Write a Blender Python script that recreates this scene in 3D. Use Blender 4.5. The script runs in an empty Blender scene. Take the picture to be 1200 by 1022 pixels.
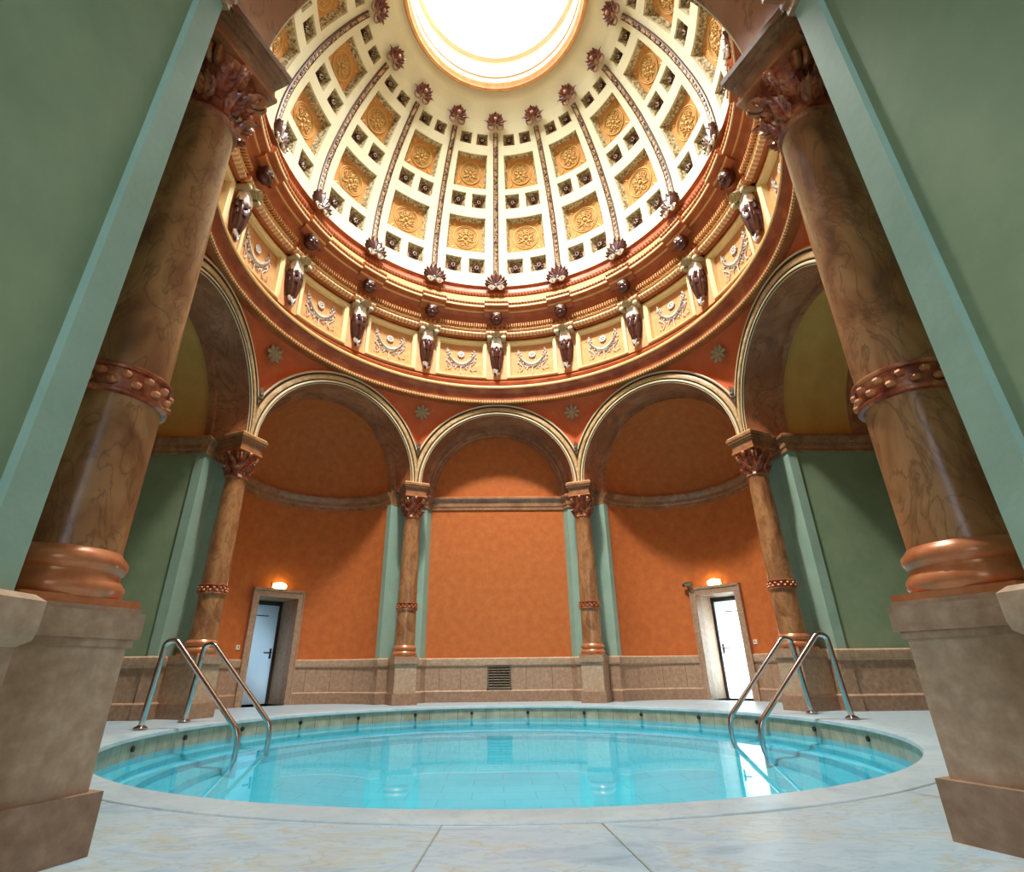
import bpy, math, random
from mathutils import Vector, Matrix
from math import sin, cos, tan, pi, sqrt, radians, atan2, hypot

S = 5.5                       # metres per rotunda radius (column ring = 1)
T8 = tan(pi / 8)
random.seed(7)
scene = bpy.context.scene
COL = bpy.data.collections.new('rotunda')
scene.collection.children.link(COL)

# ------------------------------------------------------------------ helpers
class MB:
    """collects vertices / faces (unit = rotunda radius) and links them as one mesh object"""
    def __init__(self):
        self.v = []; self.f = []; self.m = []
    def add(self, verts, faces, mi=0):
        o = len(self.v)
        self.v += [tuple(p) for p in verts]
        self.f += [tuple(i + o for i in fc) for fc in faces]
        self.m += [mi] * len(faces)
    def grid(self, rows, mi=0, closed=False):
        n = len(rows[0]); vs = [p for r in rows for p in r]; fs = []
        for i in range(len(rows) - 1):
            mm = n if closed else n - 1
            for j in range(mm):
                a = i * n + j; b = i * n + (j + 1) % n
                fs.append((a, b, b + n, a + n))
        if isinstance(mi, (list, tuple)):
            o = len(self.v); self.v += [tuple(p) for p in vs]
            k = 0
            for i in range(len(rows) - 1):
                for j in range(n if closed else n - 1):
                    self.f.append(tuple(q + o for q in fs[k])); self.m.append(mi[i]); k += 1
        else:
            self.add(vs, fs, mi)
    def box(self, x0, x1, y0, y1, z0, z1, mi=0):
        v = [(x, y, z) for z in (z0, z1) for y in (y0, y1) for x in (x0, x1)]
        self.add(v, [(0, 1, 3, 2), (4, 6, 7, 5), (0, 4, 5, 1), (2, 3, 7, 6), (0, 2, 6, 4), (1, 5, 7, 3)], mi)
    def lathe(self, prof, c=(0, 0), n=24, mi=0, cap=False, a0=0, a1=2 * pi, flute=0, fd=0.0):
        full = abs(a1 - a0 - 2 * pi) < 1e-6
        N = n if full else n + 1
        rows = []
        for r, z in prof:
            row = []
            for j in range(N):
                a = a0 + (a1 - a0) * j / n
                rr = r * (1 + fd * cos(flute * a)) if flute else r
                row.append((c[0] + rr * sin(a), c[1] + rr * cos(a), z))
            rows.append(row)
        self.grid(rows, mi, closed=full)
        if cap:
            for r, z in (prof[0], prof[-1]):
                if r > 1e-6:
                    o = [(c[0] + r * sin(2 * pi * j / n), c[1] + r * cos(2 * pi * j / n), z) for j in range(n)]
                    self.add(o, [tuple(range(n))], mi if not isinstance(mi, (list, tuple)) else mi[0])
    def ball(self, c, rx, ry, rz, n=12, m=8, mi=0):
        rows = []
        for i in range(m + 1):
            p = pi * i / m - pi / 2
            rows.append([(c[0] + rx * cos(p) * sin(2 * pi * j / n), c[1] + ry * cos(p) * cos(2 * pi * j / n), c[2] + rz * sin(p)) for j in range(n)])
        self.grid(rows, mi, closed=True)
    def tube(self, pts, r, n=8, mi=0, cap=True, closed=False):
        P = [Vector(p) for p in pts]; N = len(P)
        rad = r if isinstance(r, (list, tuple)) else [r] * N
        def tang(i):
            if closed: return (P[(i + 1) % N] - P[i - 1]).normalized()
            return (P[min(i + 1, N - 1)] - P[max(i - 1, 0)]).normalized()
        t = tang(0); up = Vector((0, 0, 1)) if abs(t.z) < .9 else Vector((1, 0, 0))
        nrm = t.cross(up).normalized(); rows = []
        for i in range(N):
            t = tang(i); nrm = (nrm - t * nrm.dot(t)).normalized(); b = t.cross(nrm)
            rows.append([tuple(P[i] + (nrm * cos(2 * pi * j / n) + b * sin(2 * pi * j / n)) * rad[i]) for j in range(n)])
        if closed: rows.append(rows[0])
        self.grid(rows, mi, closed=True)
        if cap and not closed:
            self.add(rows[0], [tuple(range(n))], mi); self.add(rows[-1], [tuple(range(n))], mi)
    def leaf(self, M, length, width, thick=.004, curl=.3, n=6, mi=0, lobes=0):
        """leaf rising along local +y of M, belly along +z, tip curling to +z"""
        front = []; back = []
        for i in range(n + 1):
            s = i / n
            w = width * (sin(pi * min(1, .12 + s * .88)) ** .7) * (1 + (.18 * cos(lobes * 2 * pi * s) if lobes else 0))
            if i == n: w = width * .02
            a = curl * s * s * 2.2
            y = length * s * cos(a * .6); z = length * curl * s * s
            fr = []; bk = []
            for q in (-1, -.5, 0, .5, 1):
                hgt = thick * (1.6 if q == 0 else (.5 if abs(q) == 1 else 1))
                fr.append(tuple(M @ Vector((q * w, y, z + hgt))))
                bk.append(tuple(M @ Vector((q * w, y, z - thick * .6))))
            front.append(fr); back.append(bk)
        loop = [f + list(reversed(b)) for f, b in zip(front, back)]
        self.grid(loop, mi, closed=True)
        self.add(loop[0], [tuple(range(10))], mi)
    def acanthus(self, M, L, W, curl=.5, mi=0, thick=.003):
        self.leaf(M, L, W * .55, thick, curl, 8, mi)
        for q, (s_, ln, an) in enumerate(((.18, .46, 38), (.40, .42, 46), (.62, .32, 52))):
            a = curl * s_ * s_ * 2.2
            for sd in (-1, 1):
                P = M @ Matrix.Translation((sd * W * .25, L * s_ * cos(a * .6), L * curl * s_ * s_ + .001)) @ Matrix.Rotation(-sd * radians(an), 4, 'Z') @ Matrix.Rotation(radians(12 + 30 * s_), 4, 'X')
                self.leaf(P, W * 1.9 * ln * 1.25, W * .26, thick * .8, .35, 4, mi)
    def build(self, name, mats, parent=None, origin=(0, 0, 0), smooth=40, col=True):
        me = bpy.data.meshes.new(name)
        o = Vector(origin)
        me.from_pydata([tuple((Vector(p) - o) * S) for p in self.v], [], self.f)
        if not isinstance(mats, (list, tuple)): mats = [mats]
        for m in mats: me.materials.append(MAT[m])
        for i, p in enumerate(me.polygons): p.material_index = self.m[i]
        me.validate()
        if smooth:
            for p in me.polygons: p.use_smooth = True
            try: me.set_sharp_from_angle(angle=radians(smooth))
            except Exception: pass
        me.update()
        ob = bpy.data.objects.new(name, me)
        COL.objects.link(ob)
        ob.location = o * S
        if parent: ob.parent = parent
        return ob

def tag(o, label=None, cat=None, group=None, kind=None):
    if label: o['label'] = label
    if cat: o['category'] = cat
    if group: o['group'] = group
    if kind: o['kind'] = kind
    return o
def struct(o, label=None, cat=None):
    o['kind'] = 'structure'
    if label: o['label'] = label
    if cat: o['category'] = cat
    return o
def empty(name, label=None, cat=None, group=None, mat=None):
    e = bpy.data.objects.new(name, None); COL.objects.link(e); e.empty_display_size = .1
    if mat is not None: e.matrix_world = mat
    return tag(e, label, cat, group)
def copy_tree(o, parent=None):
    c = o.copy(); COL.objects.link(c)
    if parent is not None: c.parent = parent
    for ch in list(o.children): copy_tree(ch, c)
    return c
def rotz(o, k8):              # turn a thing built on the +y axis round the room's centre
    a = k8
    x, y = o.location.x, o.location.y
    o.location.x = x * cos(a) + y * sin(a); o.location.y = -x * sin(a) + y * cos(a)
    o.rotation_euler.z -= a
    return o
def L(k, t, d, z):
    a = k * pi / 4
    return (t * cos(a) + d * sin(a), -t * sin(a) + d * cos(a), z)
ORD = ['zeroth', 'first', 'second', 'third', 'fourth', 'fifth', 'sixth', 'seventh']
SIDE = ['north', 'northeast', 'east', 'southeast', 'south', 'southwest', 'west', 'northwest']

# ------------------------------------------------------------------ materials
def lin(c):
    return tuple(((x / 255) / 12.92 if x / 255 <= .04045 else ((x / 255 + .055) / 1.055) ** 2.4) for x in c) + (1,)
MAT = {}
def new_mat(name):
    m = bpy.data.materials.new(name); m.use_nodes = True
    nt = m.node_tree; b = nt.nodes['Principled BSDF']
    MAT[name] = m
    return m, nt, b
def nd(nt, t, **kw):
    n = nt.nodes.new(t)
    for k, v in kw.items(): setattr(n, k, v)
    return n
def plain(name, c, rough=.6, metal=0, spec=.5):
    m, nt, b = new_mat(name)
    b.inputs['Base Color'].default_value = lin(c); b.inputs['Roughness'].default_value = rough
    b.inputs['Metallic'].default_value = metal; b.inputs['Specular IOR Level'].default_value = spec
    return m
def ramp(nt, stops, fac):
    r = nd(nt, 'ShaderNodeValToRGB')
    e = r.color_ramp.elements
    while len(e) < len(stops): e.new(.5)
    for el, (p, c) in zip(e, stops): el.position = p; el.color = lin(c)
    nt.links.new(fac, r.inputs[0])
    return r.outputs[0]
def noisy(name, stops, scale=3, detail=6, rough=.6, bump=0, bscale=None, stretch=None, distort=0, spec=.4, metal=0):
    m, nt, b = new_mat(name)
    tc = nd(nt, 'ShaderNodeTexCoord'); co = tc.outputs['Object']
    if stretch:
        mp = nd(nt, 'ShaderNodeMapping'); mp.inputs['Scale'].default_value = stretch
        nt.links.new(co, mp.inputs[0]); co = mp.outputs[0]
    n = nd(nt, 'ShaderNodeTexNoise'); n.inputs['Scale'].default_value = scale; n.inputs['Detail'].default_value = detail
    n.inputs['Roughness'].default_value = .62; n.inputs['Distortion'].default_value = distort
    nt.links.new(co, n.inputs['Vector'])
    nt.links.new(ramp(nt, stops, n.outputs['Fac']), b.inputs['Base Color'])
    b.inputs['Roughness'].default_value = rough; b.inputs['Specular IOR Level'].default_value = spec
    b.inputs['Metallic'].default_value = metal
    if bump:
        bn = nd(nt, 'ShaderNodeTexNoise'); bn.inputs['Scale'].default_value = bscale or scale * 4; bn.inputs['Detail'].default_value = 4
        nt.links.new(tc.outputs['Object'], bn.inputs['Vector'])
        bp = nd(nt, 'ShaderNodeBump'); bp.inputs['Strength'].default_value = bump; bp.inputs['Distance'].default_value = .02
        nt.links.new(bn.outputs['Fac'], bp.inputs['Height']); nt.links.new(bp.outputs[0], b.inputs['Normal'])
    return m
def marble(name, stops, vein, scale=2.5, rough=.3, amount=.8, stretch=(1, 1, 1)):
    m, nt, b = new_mat(name)
    tc = nd(nt, 'ShaderNodeTexCoord')
    mp = nd(nt, 'ShaderNodeMapping'); mp.inputs['Scale'].default_value = stretch
    nt.links.new(tc.outputs['Object'], mp.inputs[0])
    n = nd(nt, 'ShaderNodeTexNoise'); n.inputs['Scale'].default_value = scale; n.inputs['Detail'].default_value = 8
    n.inputs['Distortion'].default_value = 1.2
    nt.links.new(mp.outputs[0], n.inputs['Vector'])
    base = ramp(nt, stops, n.outputs['Fac'])
    v = nd(nt, 'ShaderNodeTexNoise'); v.inputs['Scale'].default_value = scale * 1.3; v.inputs['Detail'].default_value = 5
    v.inputs['Distortion'].default_value = 2.0
    nt.links.new(mp.outputs[0], v.inputs['Vector'])
    s = nd(nt, 'ShaderNodeMath', operation='SUBTRACT'); s.inputs[1].default_value = .5; nt.links.new(v.outputs['Fac'], s.inputs[0])
    ab = nd(nt, 'ShaderNodeMath', operation='ABSOLUTE'); nt.links.new(s.outputs[0], ab.inputs[0])
    mr = nd(nt, 'ShaderNodeMapRange'); mr.inputs['From Min'].default_value = 0; mr.inputs['From Max'].default_value = .035
    mr.inputs['To Min'].default_value = amount; mr.inputs['To Max'].default_value = 0
    nt.links.new(ab.outputs[0], mr.inputs['Value'])
    mx = nd(nt, 'ShaderNodeMix', data_type='RGBA'); mx.inputs[7].default_value = lin(vein)
    nt.links.new(mr.outputs[0], mx.inputs[0]); nt.links.new(base, mx.inputs[6])
    nt.links.new(mx.outputs[2], b.inputs['Base Color'])
    b.inputs['Roughness'].default_value = rough
    return m
def ringed(name, c1, c2, n=260, slant=0.0, rough=.5, duty=.5):
    """ornament that repeats round the room (ropes, beads, egg and dart)"""
    m, nt, b = new_mat(name)
    tc = nd(nt, 'ShaderNodeTexCoord'); sp = nd(nt, 'ShaderNodeSeparateXYZ'); nt.links.new(tc.outputs['Object'], sp.inputs[0])
    at = nd(nt, 'ShaderNodeMath', operation='ARCTAN2'); nt.links.new(sp.outputs[0], at.inputs[0]); nt.links.new(sp.outputs[1], at.inputs[1])
    mu = nd(nt, 'ShaderNodeMath', operation='MULTIPLY'); mu.inputs[1].default_value = n; nt.links.new(at.outputs[0], mu.inputs[0])
    sl = nd(nt, 'ShaderNodeMath', operation='MULTIPLY_ADD'); sl.inputs[1].default_value = slant
    nt.links.new(sp.outputs[2], sl.inputs[0]); nt.links.new(mu.outputs[0], sl.inputs[2])
    si = nd(nt, 'ShaderNodeMath', operation='SINE'); nt.links.new(sl.outputs[0], si.inputs[0])
    mr = nd(nt, 'ShaderNodeMapRange'); mr.inputs['From Min'].default_value = -.5 + (0.5 - duty); mr.inputs['From Max'].default_value = .5 + (.5 - duty)
    nt.links.new(si.outputs[0], mr.inputs['Value'])
    mx = nd(nt, 'ShaderNodeMix', data_type='RGBA'); mx.inputs[6].default_value = lin(c1); mx.inputs[7].default_value = lin(c2)
    nt.links.new(mr.outputs[0], mx.inputs[0]); nt.links.new(mx.outputs[2], b.inputs['Base Color'])
    bp = nd(nt, 'ShaderNodeBump'); bp.inputs['Strength'].default_value = .25; bp.inputs['Distance'].default_value = .03
    nt.links.new(si.outputs[0], bp.inputs['Height']); nt.links.new(bp.outputs[0], b.inputs['Normal'])
    b.inputs['Roughness'].default_value = rough
    return m

noisy('plaster_orange', [(.25, (182, 95, 47)), (.5, (195, 106, 52)), (.78, (208, 119, 62))], scale=6, detail=10, rough=.75, bump=.15, bscale=30, spec=.2)
noisy('plaster_red', [(.25, (200, 92, 52)), (.55, (214, 106, 60)), (.8, (224, 120, 74))], scale=1.6, detail=9, rough=.75, bump=.12, bscale=30, spec=.2)
noisy('plaster_teal', [(.3, (140, 164, 142)), (.6, (152, 176, 154)), (.85, (170, 190, 168))], scale=2, rough=.6, bump=.08, bscale=20, spec=.3)
noisy('plaster_green', [(.3, (128, 146, 112)), (.7, (146, 160, 124))], scale=2, rough=.7, spec=.2)
noisy('plaster_olive', [(.3, (214, 150, 76)), (.7, (228, 166, 90))], scale=2, rough=.7, spec=.2)
noisy('granite_pink', [(.3, (150, 118, 92)), (.5, (168, 136, 108)), (.7, (186, 156, 128))], scale=14, detail=10, rough=.45)
noisy('granite_dark', [(.3, (138, 106, 82)), (.5, (156, 122, 96)), (.7, (172, 140, 114))], scale=14, detail=10, rough=.45)
noisy('granite_light', [(.3, (166, 136, 108)), (.5, (182, 152, 122)), (.7, (198, 170, 142))], scale=14, detail=10, rough=.45)
marble('column_marble', [(.3, (124, 76, 46)), (.45, (160, 104, 64)), (.58, (182, 128, 82)), (.72, (150, 94, 58))], (104, 66, 44), scale=3.2, rough=.28, amount=.55, stretch=(1, 1, .55))
marble('soffit_marble', [(.3, (146, 86, 58)), (.5, (172, 106, 70)), (.72, (194, 132, 94))], (92, 54, 38), scale=1.2, rough=.4, amount=.5)
marble('impost_marble', [(.3, (142, 92, 62)), (.55, (170, 118, 80)), (.75, (190, 146, 106))], (104, 64, 44), scale=3, rough=.35, amount=.5)
marble('arch_cream', [(.3, (184, 146, 96)), (.5, (206, 170, 118)), (.72, (222, 192, 142))], (126, 88, 54), scale=5, rough=.4, amount=.6)
plain('fillet_white', (236, 226, 196), .4)
plain('arch_fillet', (226, 206, 164), .45)
plain('groove_dark', (116, 76, 50), .5)
noisy('dome_cream', [(.3, (200, 196, 166)), (.7, (208, 205, 176))], scale=1.2, rough=.7, spec=.1)
noisy('coffer_molding', [(.38, (110, 96, 70)), (.5, (164, 148, 112)), (.62, (206, 192, 150))], scale=16, detail=3, rough=.6, bump=.9, bscale=14, spec=.2)
noisy('coffer_ground', [(.35, (140, 108, 82)), (.65, (176, 144, 112))], scale=8, rough=.7, spec=.2)
noisy('medallion_ground', [(.3, (186, 124, 66)), (.7, (200, 146, 84))], scale=5, rough=.7, bump=.3, bscale=22, spec=.2)
plain('medallion_relief', (196, 160, 92), .6)
noisy('rosette_dark', [(.35, (44, 22, 20)), (.65, (92, 52, 44))], scale=14, rough=.3)
plain('rosette_silver', (200, 188, 172), .35)
noisy('rib_ornament', [(.40, (40, 24, 20)), (.46, (116, 66, 46)), (.50, (206, 182, 138)), (.54, (104, 58, 40)), (.585, (190, 160, 114)), (.63, (48, 28, 22))], scale=8, detail=3, rough=.5, bump=.8, bscale=7, distort=1.5)
plain('rib_edge', (84, 54, 38), .5)
noisy('bronze_dark', [(.35, (44, 18, 14)), (.65, (88, 38, 28))], scale=9, rough=.3, spec=.6)
noisy('finial_brown', [(.35, (72, 34, 28)), (.65, (128, 74, 56))], scale=9, rough=.4)
plain('finial_loop', (150, 108, 86), .45)
plain('silver_leaf', (168, 156, 138), .45)
noisy('cornice_brown', [(.3, (150, 74, 36)), (.6, (178, 96, 48)), (.8, (196, 118, 64))], scale=4, rough=.45)
noisy('frieze_marble', [(.3, (136, 64, 40)), (.5, (164, 84, 48)), (.72, (196, 120, 72))], scale=2.5, detail=9, rough=.4)
plain('fillet_gold', (226, 186, 120), .45)
plain('fillet_cream', (206, 178, 128), .6)
plain('dentil_buff', (206, 150, 96), .7, 0, .2)
noisy('cove_cream', [(.3, (186, 140, 84)), (.7, (200, 160, 102))], scale=7, rough=.6)
ringed('rope_brown', (134, 66, 36), (172, 98, 56), n=320, slant=30)
ringed('rope_gold', (160, 96, 52), (196, 136, 80), n=320, slant=30)
ringed('bead_gold', (168, 106, 58), (222, 176, 108), n=440)
ringed('bead_white', (196, 146, 94), (228, 196, 142), n=320)
ringed('dentil_band', (150, 78, 40), (206, 144, 84), n=240)
noisy('pilaster_buff', [(.3, (208, 146, 94)), (.7, (224, 172, 118))], scale=6, rough=.6)
plain('panel_frame', (228, 212, 156), .6)
noisy('panel_ground', [(.3, (204, 142, 88)), (.7, (218, 166, 108))], scale=5, rough=.7, bump=.2, bscale=30)
plain('garland_grey', (200, 194, 184), .5)
plain('body_white', (246, 240, 226), .45)
plain('olive_stone', (160, 148, 108), .6)
noisy('capital_red', [(.34, (120, 46, 26)), (.5, (164, 78, 44)), (.66, (206, 130, 84))], scale=9, detail=4, rough=.35, spec=.6)
noisy('copper_gold', [(.3, (176, 96, 56)), (.7, (214, 140, 92))], scale=6, rough=.3, metal=.25)
plain('spandrel_rosette', (178, 150, 112), .45)
plain('rosette_bronze', (110, 88, 68), .5)
marble('deck_marble', [(.24, (138, 164, 178)), (.38, (160, 182, 194)), (.50, (174, 194, 202)), (.575, (176, 182, 172)), (.62, (166, 188, 198)), (.76, (188, 202, 206))], (124, 140, 148), scale=3.6, rough=.35, amount=.4, stretch=(.6, 1.4, 1))
marble('coping_stone', [(.3, (156, 178, 186)), (.6, (180, 196, 200))], (138, 150, 152), scale=2.5, rough=.4, amount=.3)
plain('tile_grout', (158, 160, 150), .7)
plain('steel', (206, 200, 196), .18, metal=1)
plain('dark_metal', (58, 48, 42), .45)
plain('vent_metal', (118, 100, 78), .45, metal=.3)
plain('vent_dark', (40, 34, 30), .8)
plain('white_plastic', (236, 230, 216), .4)
plain('black_rubber', (26, 24, 24), .6)
plain('olive_paint', (110, 106, 84), .6)

# coping tiles: stone blocks with joints that repeat round the pool
def tile_material():
    m, nt, b = new_mat('coping_tile')
    tc = nd(nt, 'ShaderNodeTexCoord'); sp = nd(nt, 'ShaderNodeSeparateXYZ'); nt.links.new(tc.outputs['Object'], sp.inputs[0])
    at = nd(nt, 'ShaderNodeMath', operation='ARCTAN2'); nt.links.new(sp.outputs[0], at.inputs[0]); nt.links.new(sp.outputs[1], at.inputs[1])
    mu = nd(nt, 'ShaderNodeMath', operation='MULTIPLY'); mu.inputs[1].default_value = 96 / (2 * pi); nt.links.new(at.outputs[0], mu.inputs[0])
    fr = nd(nt, 'ShaderNodeMath', operation='FRACT'); nt.links.new(mu.outputs[0], fr.inputs[0])
    lt = nd(nt, 'ShaderNodeMath', operation='LESS_THAN'); lt.inputs[1].default_value = .03; nt.links.new(fr.outputs[0], lt.inputs[0])
    n = nd(nt, 'ShaderNodeTexNoise'); n.inputs['Scale'].default_value = 5; nt.links.new(tc.outputs['Object'], n.inputs['Vector'])
    c = ramp(nt, [(.3, (146, 134, 108)), (.7, (180, 166, 138))], n.outputs['Fac'])
    mx = nd(nt, 'ShaderNodeMix', data_type='RGBA'); mx.inputs[7].default_value = lin((86, 88, 76))
    nt.links.new(lt.outputs[0], mx.inputs[0]); nt.links.new(c, mx.inputs[6]); nt.links.new(mx.outputs[2], b.inputs['Base Color'])
    b.inputs['Roughness'].default_value = .3
tile_material()
def basin_material(name, stops, line):
    m, nt, b = new_mat(name)
    tc = nd(nt, 'ShaderNodeTexCoord')
    br = nd(nt, 'ShaderNodeTexBrick'); br.inputs['Scale'].default_value = 1.0
    br.inputs['Brick Width'].default_value = .8; br.inputs['Row Height'].default_value = .4; br.inputs['Mortar Size'].default_value = .008
    br.inputs['Color1'].default_value = (1, 1, 1, 1); br.inputs['Color2'].default_value = (.92, .92, .92, 1); br.inputs['Mortar'].default_value = (.55, .6, .55, 1)
    nt.links.new(tc.outputs['Object'], br.inputs['Vector'])
    n = nd(nt, 'ShaderNodeTexNoise'); n.inputs['Scale'].default_value = .8; n.inputs['Detail'].default_value = 6
    nt.links.new(tc.outputs['Object'], n.inputs['Vector'])
    c = ramp(nt, stops, n.outputs['Fac'])
    mx = nd(nt, 'ShaderNodeMix', data_type='RGBA'); mx.blend_type = 'MULTIPLY'; mx.inputs[0].default_value = line
    nt.links.new(c, mx.inputs[6]); nt.links.new(br.outputs['Color'], mx.inputs[7]); nt.links.new(mx.outputs[2], b.inputs['Base Color'])
    b.inputs['Roughness'].default_value = .5
basin_material('basin_tile', [(.3, (66, 186, 204)), (.7, (90, 200, 214))], .65)
basin_material('basin_edge', [(.3, (70, 180, 198)), (.7, (88, 192, 208))], .4)

def water_material():
    m = bpy.data.materials.new('pool_water'); m.use_nodes = True; MAT['pool_water'] = m
    nt = m.node_tree; nt.nodes.clear()
    out = nd(nt, 'ShaderNodeOutputMaterial')
    tr = nd(nt, 'ShaderNodeBsdfTransparent'); tr.inputs[0].default_value = (.80, .97, 1.0, 1)
    gl = nd(nt, 'ShaderNodeBsdfGlossy'); gl.inputs['Roughness'].default_value = .015; gl.inputs['Color'].default_value = (.96, .98, 1, 1)
    fr = nd(nt, 'ShaderNodeFresnel'); fr.inputs['IOR'].default_value = 1.18
    mx = nd(nt, 'ShaderNodeMixShader')
    tc = nd(nt, 'ShaderNodeTexCoord'); n = nd(nt, 'ShaderNodeTexNoise'); n.inputs['Scale'].default_value = 1.4; n.inputs['Detail'].default_value = 1
    bp = nd(nt, 'ShaderNodeBump'); bp.inputs['Strength'].default_value = .04; bp.inputs['Distance'].default_value = .02
    nt.links.new(tc.outputs['Object'], n.inputs['Vector']); nt.links.new(n.outputs['Fac'], bp.inputs['Height'])
    nt.links.new(bp.outputs[0], gl.inputs['Normal'])
    nt.links.new(fr.outputs[0], mx.inputs[0]); nt.links.new(tr.outputs[0], mx.inputs[1]); nt.links.new(gl.outputs[0], mx.inputs[2])
    nt.links.new(mx.outputs[0], out.inputs[0])
water_material()
def emitter(name, c, s):
    m = bpy.data.materials.new(name); m.use_nodes = True; MAT[name] = m
    b = m.node_tree.nodes['Principled BSDF']
    b.inputs['Base Color'].default_value = lin(c); b.inputs['Emission Color'].default_value = lin(c); b.inputs['Emission Strength'].default_value = s
SKY = 3.0
emitter('skylight_glass', (246, 250, 255), SKY)
emitter('daylight_glass', (206, 228, 255), 9.0)
emitter('lamp_glass', (255, 232, 140), 14.0)
def frosted(name, c, t):
    m, nt, b = new_mat(name)
    b.inputs['Base Color'].default_value = lin(c); b.inputs['Roughness'].default_value = .5
    tl = nd(nt, 'ShaderNodeBsdfTranslucent'); tl.inputs[0].default_value = lin(c)
    mx = nd(nt, 'ShaderNodeMixShader'); mx.inputs[0].default_value = t
    nt.links.new(b.outputs[0], mx.inputs[1]); nt.links.new(tl.outputs[0], mx.inputs[2])
    nt.links.new(mx.outputs[0], nt.nodes['Material Output'].inputs[0])
frosted('door_glass', (226, 240, 248), .6)

# ------------------------------------------------------------------ dome
PROF = [(1.985, .850), (2.03, .8555), (2.08, .857), (2.14, .8545), (2.20, .8495), (2.25, .842), (2.30, .831), (2.36, .8145), (2.42, .7945),
        (2.48, .772), (2.54, .747), (2.60, .716), (2.66, .680), (2.72, .6385), (2.77, .598), (2.81, .560), (2.85, .517), (2.885, .472), (2.915, .440), (2.935, .415)]
def dr(z):
    P = PROF
    if z <= P[0][0]: return P[0][1]
    if z >= P[-1][0]: return P[-1][1]
    for i in range(len(P) - 1):
        if P[i][0] <= z <= P[i + 1][0]:
            p0 = P[max(i - 1, 0)]; p1 = P[i]; p2 = P[i + 1]; p3 = P[min(i + 2, len(P) - 1)]
            h = p2[0] - p1[0]; t = (z - p1[0]) / h
            m1 = (p2[1] - p0[1]) / (p2[0] - p0[0]) * h; m2 = (p3[1] - p1[1]) / (p3[0] - p1[0]) * h
            return (2*t**3-3*t**2+1)*p1[1] + (t**3-2*t**2+t)*m1 + (-2*t**3+3*t**2)*p2[1] + (t**3-t**2)*m2
def dpt(a, z, off=0.0):       # point on the dome, off = into the room
    r = dr(z); e = .004
    dz = 2 * e; drr = dr(min(z + e, 2.935)) - dr(max(z - e, 1.985))
    l = hypot(dz, drr); nr, nz = -dz / l, drr / l
    r2 = r + nr * off; z2 = z + nz * off
    return (r2 * sin(a), r2 * cos(a), z2)
def dframe(a, z):             # 4x4: x tangential, y up the vault, z into the room
    p = Vector(dpt(a, z)); q = Vector(dpt(a, z, .01))
    n = (q - p).normalized(); x = Vector((cos(a), -sin(a), 0)); y = n.cross(x).normalized()
    M = Matrix.Identity(4)
    for i in range(3): M[i][0] = x[i]; M[i][1] = y[i]; M[i][2] = n[i]; M[i][3] = p[i]
    return M
D = radians
SM_A = [(4.0, 10.0), (12.5, 18.5)]
LG_A = (4.1, 18.4)
SM_Z = [(2.072, 2.170), (2.464, 2.538), (2.754, 2.795)]
LG_Z = [(2.213, 2.413), (2.565, 2.717)]
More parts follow.
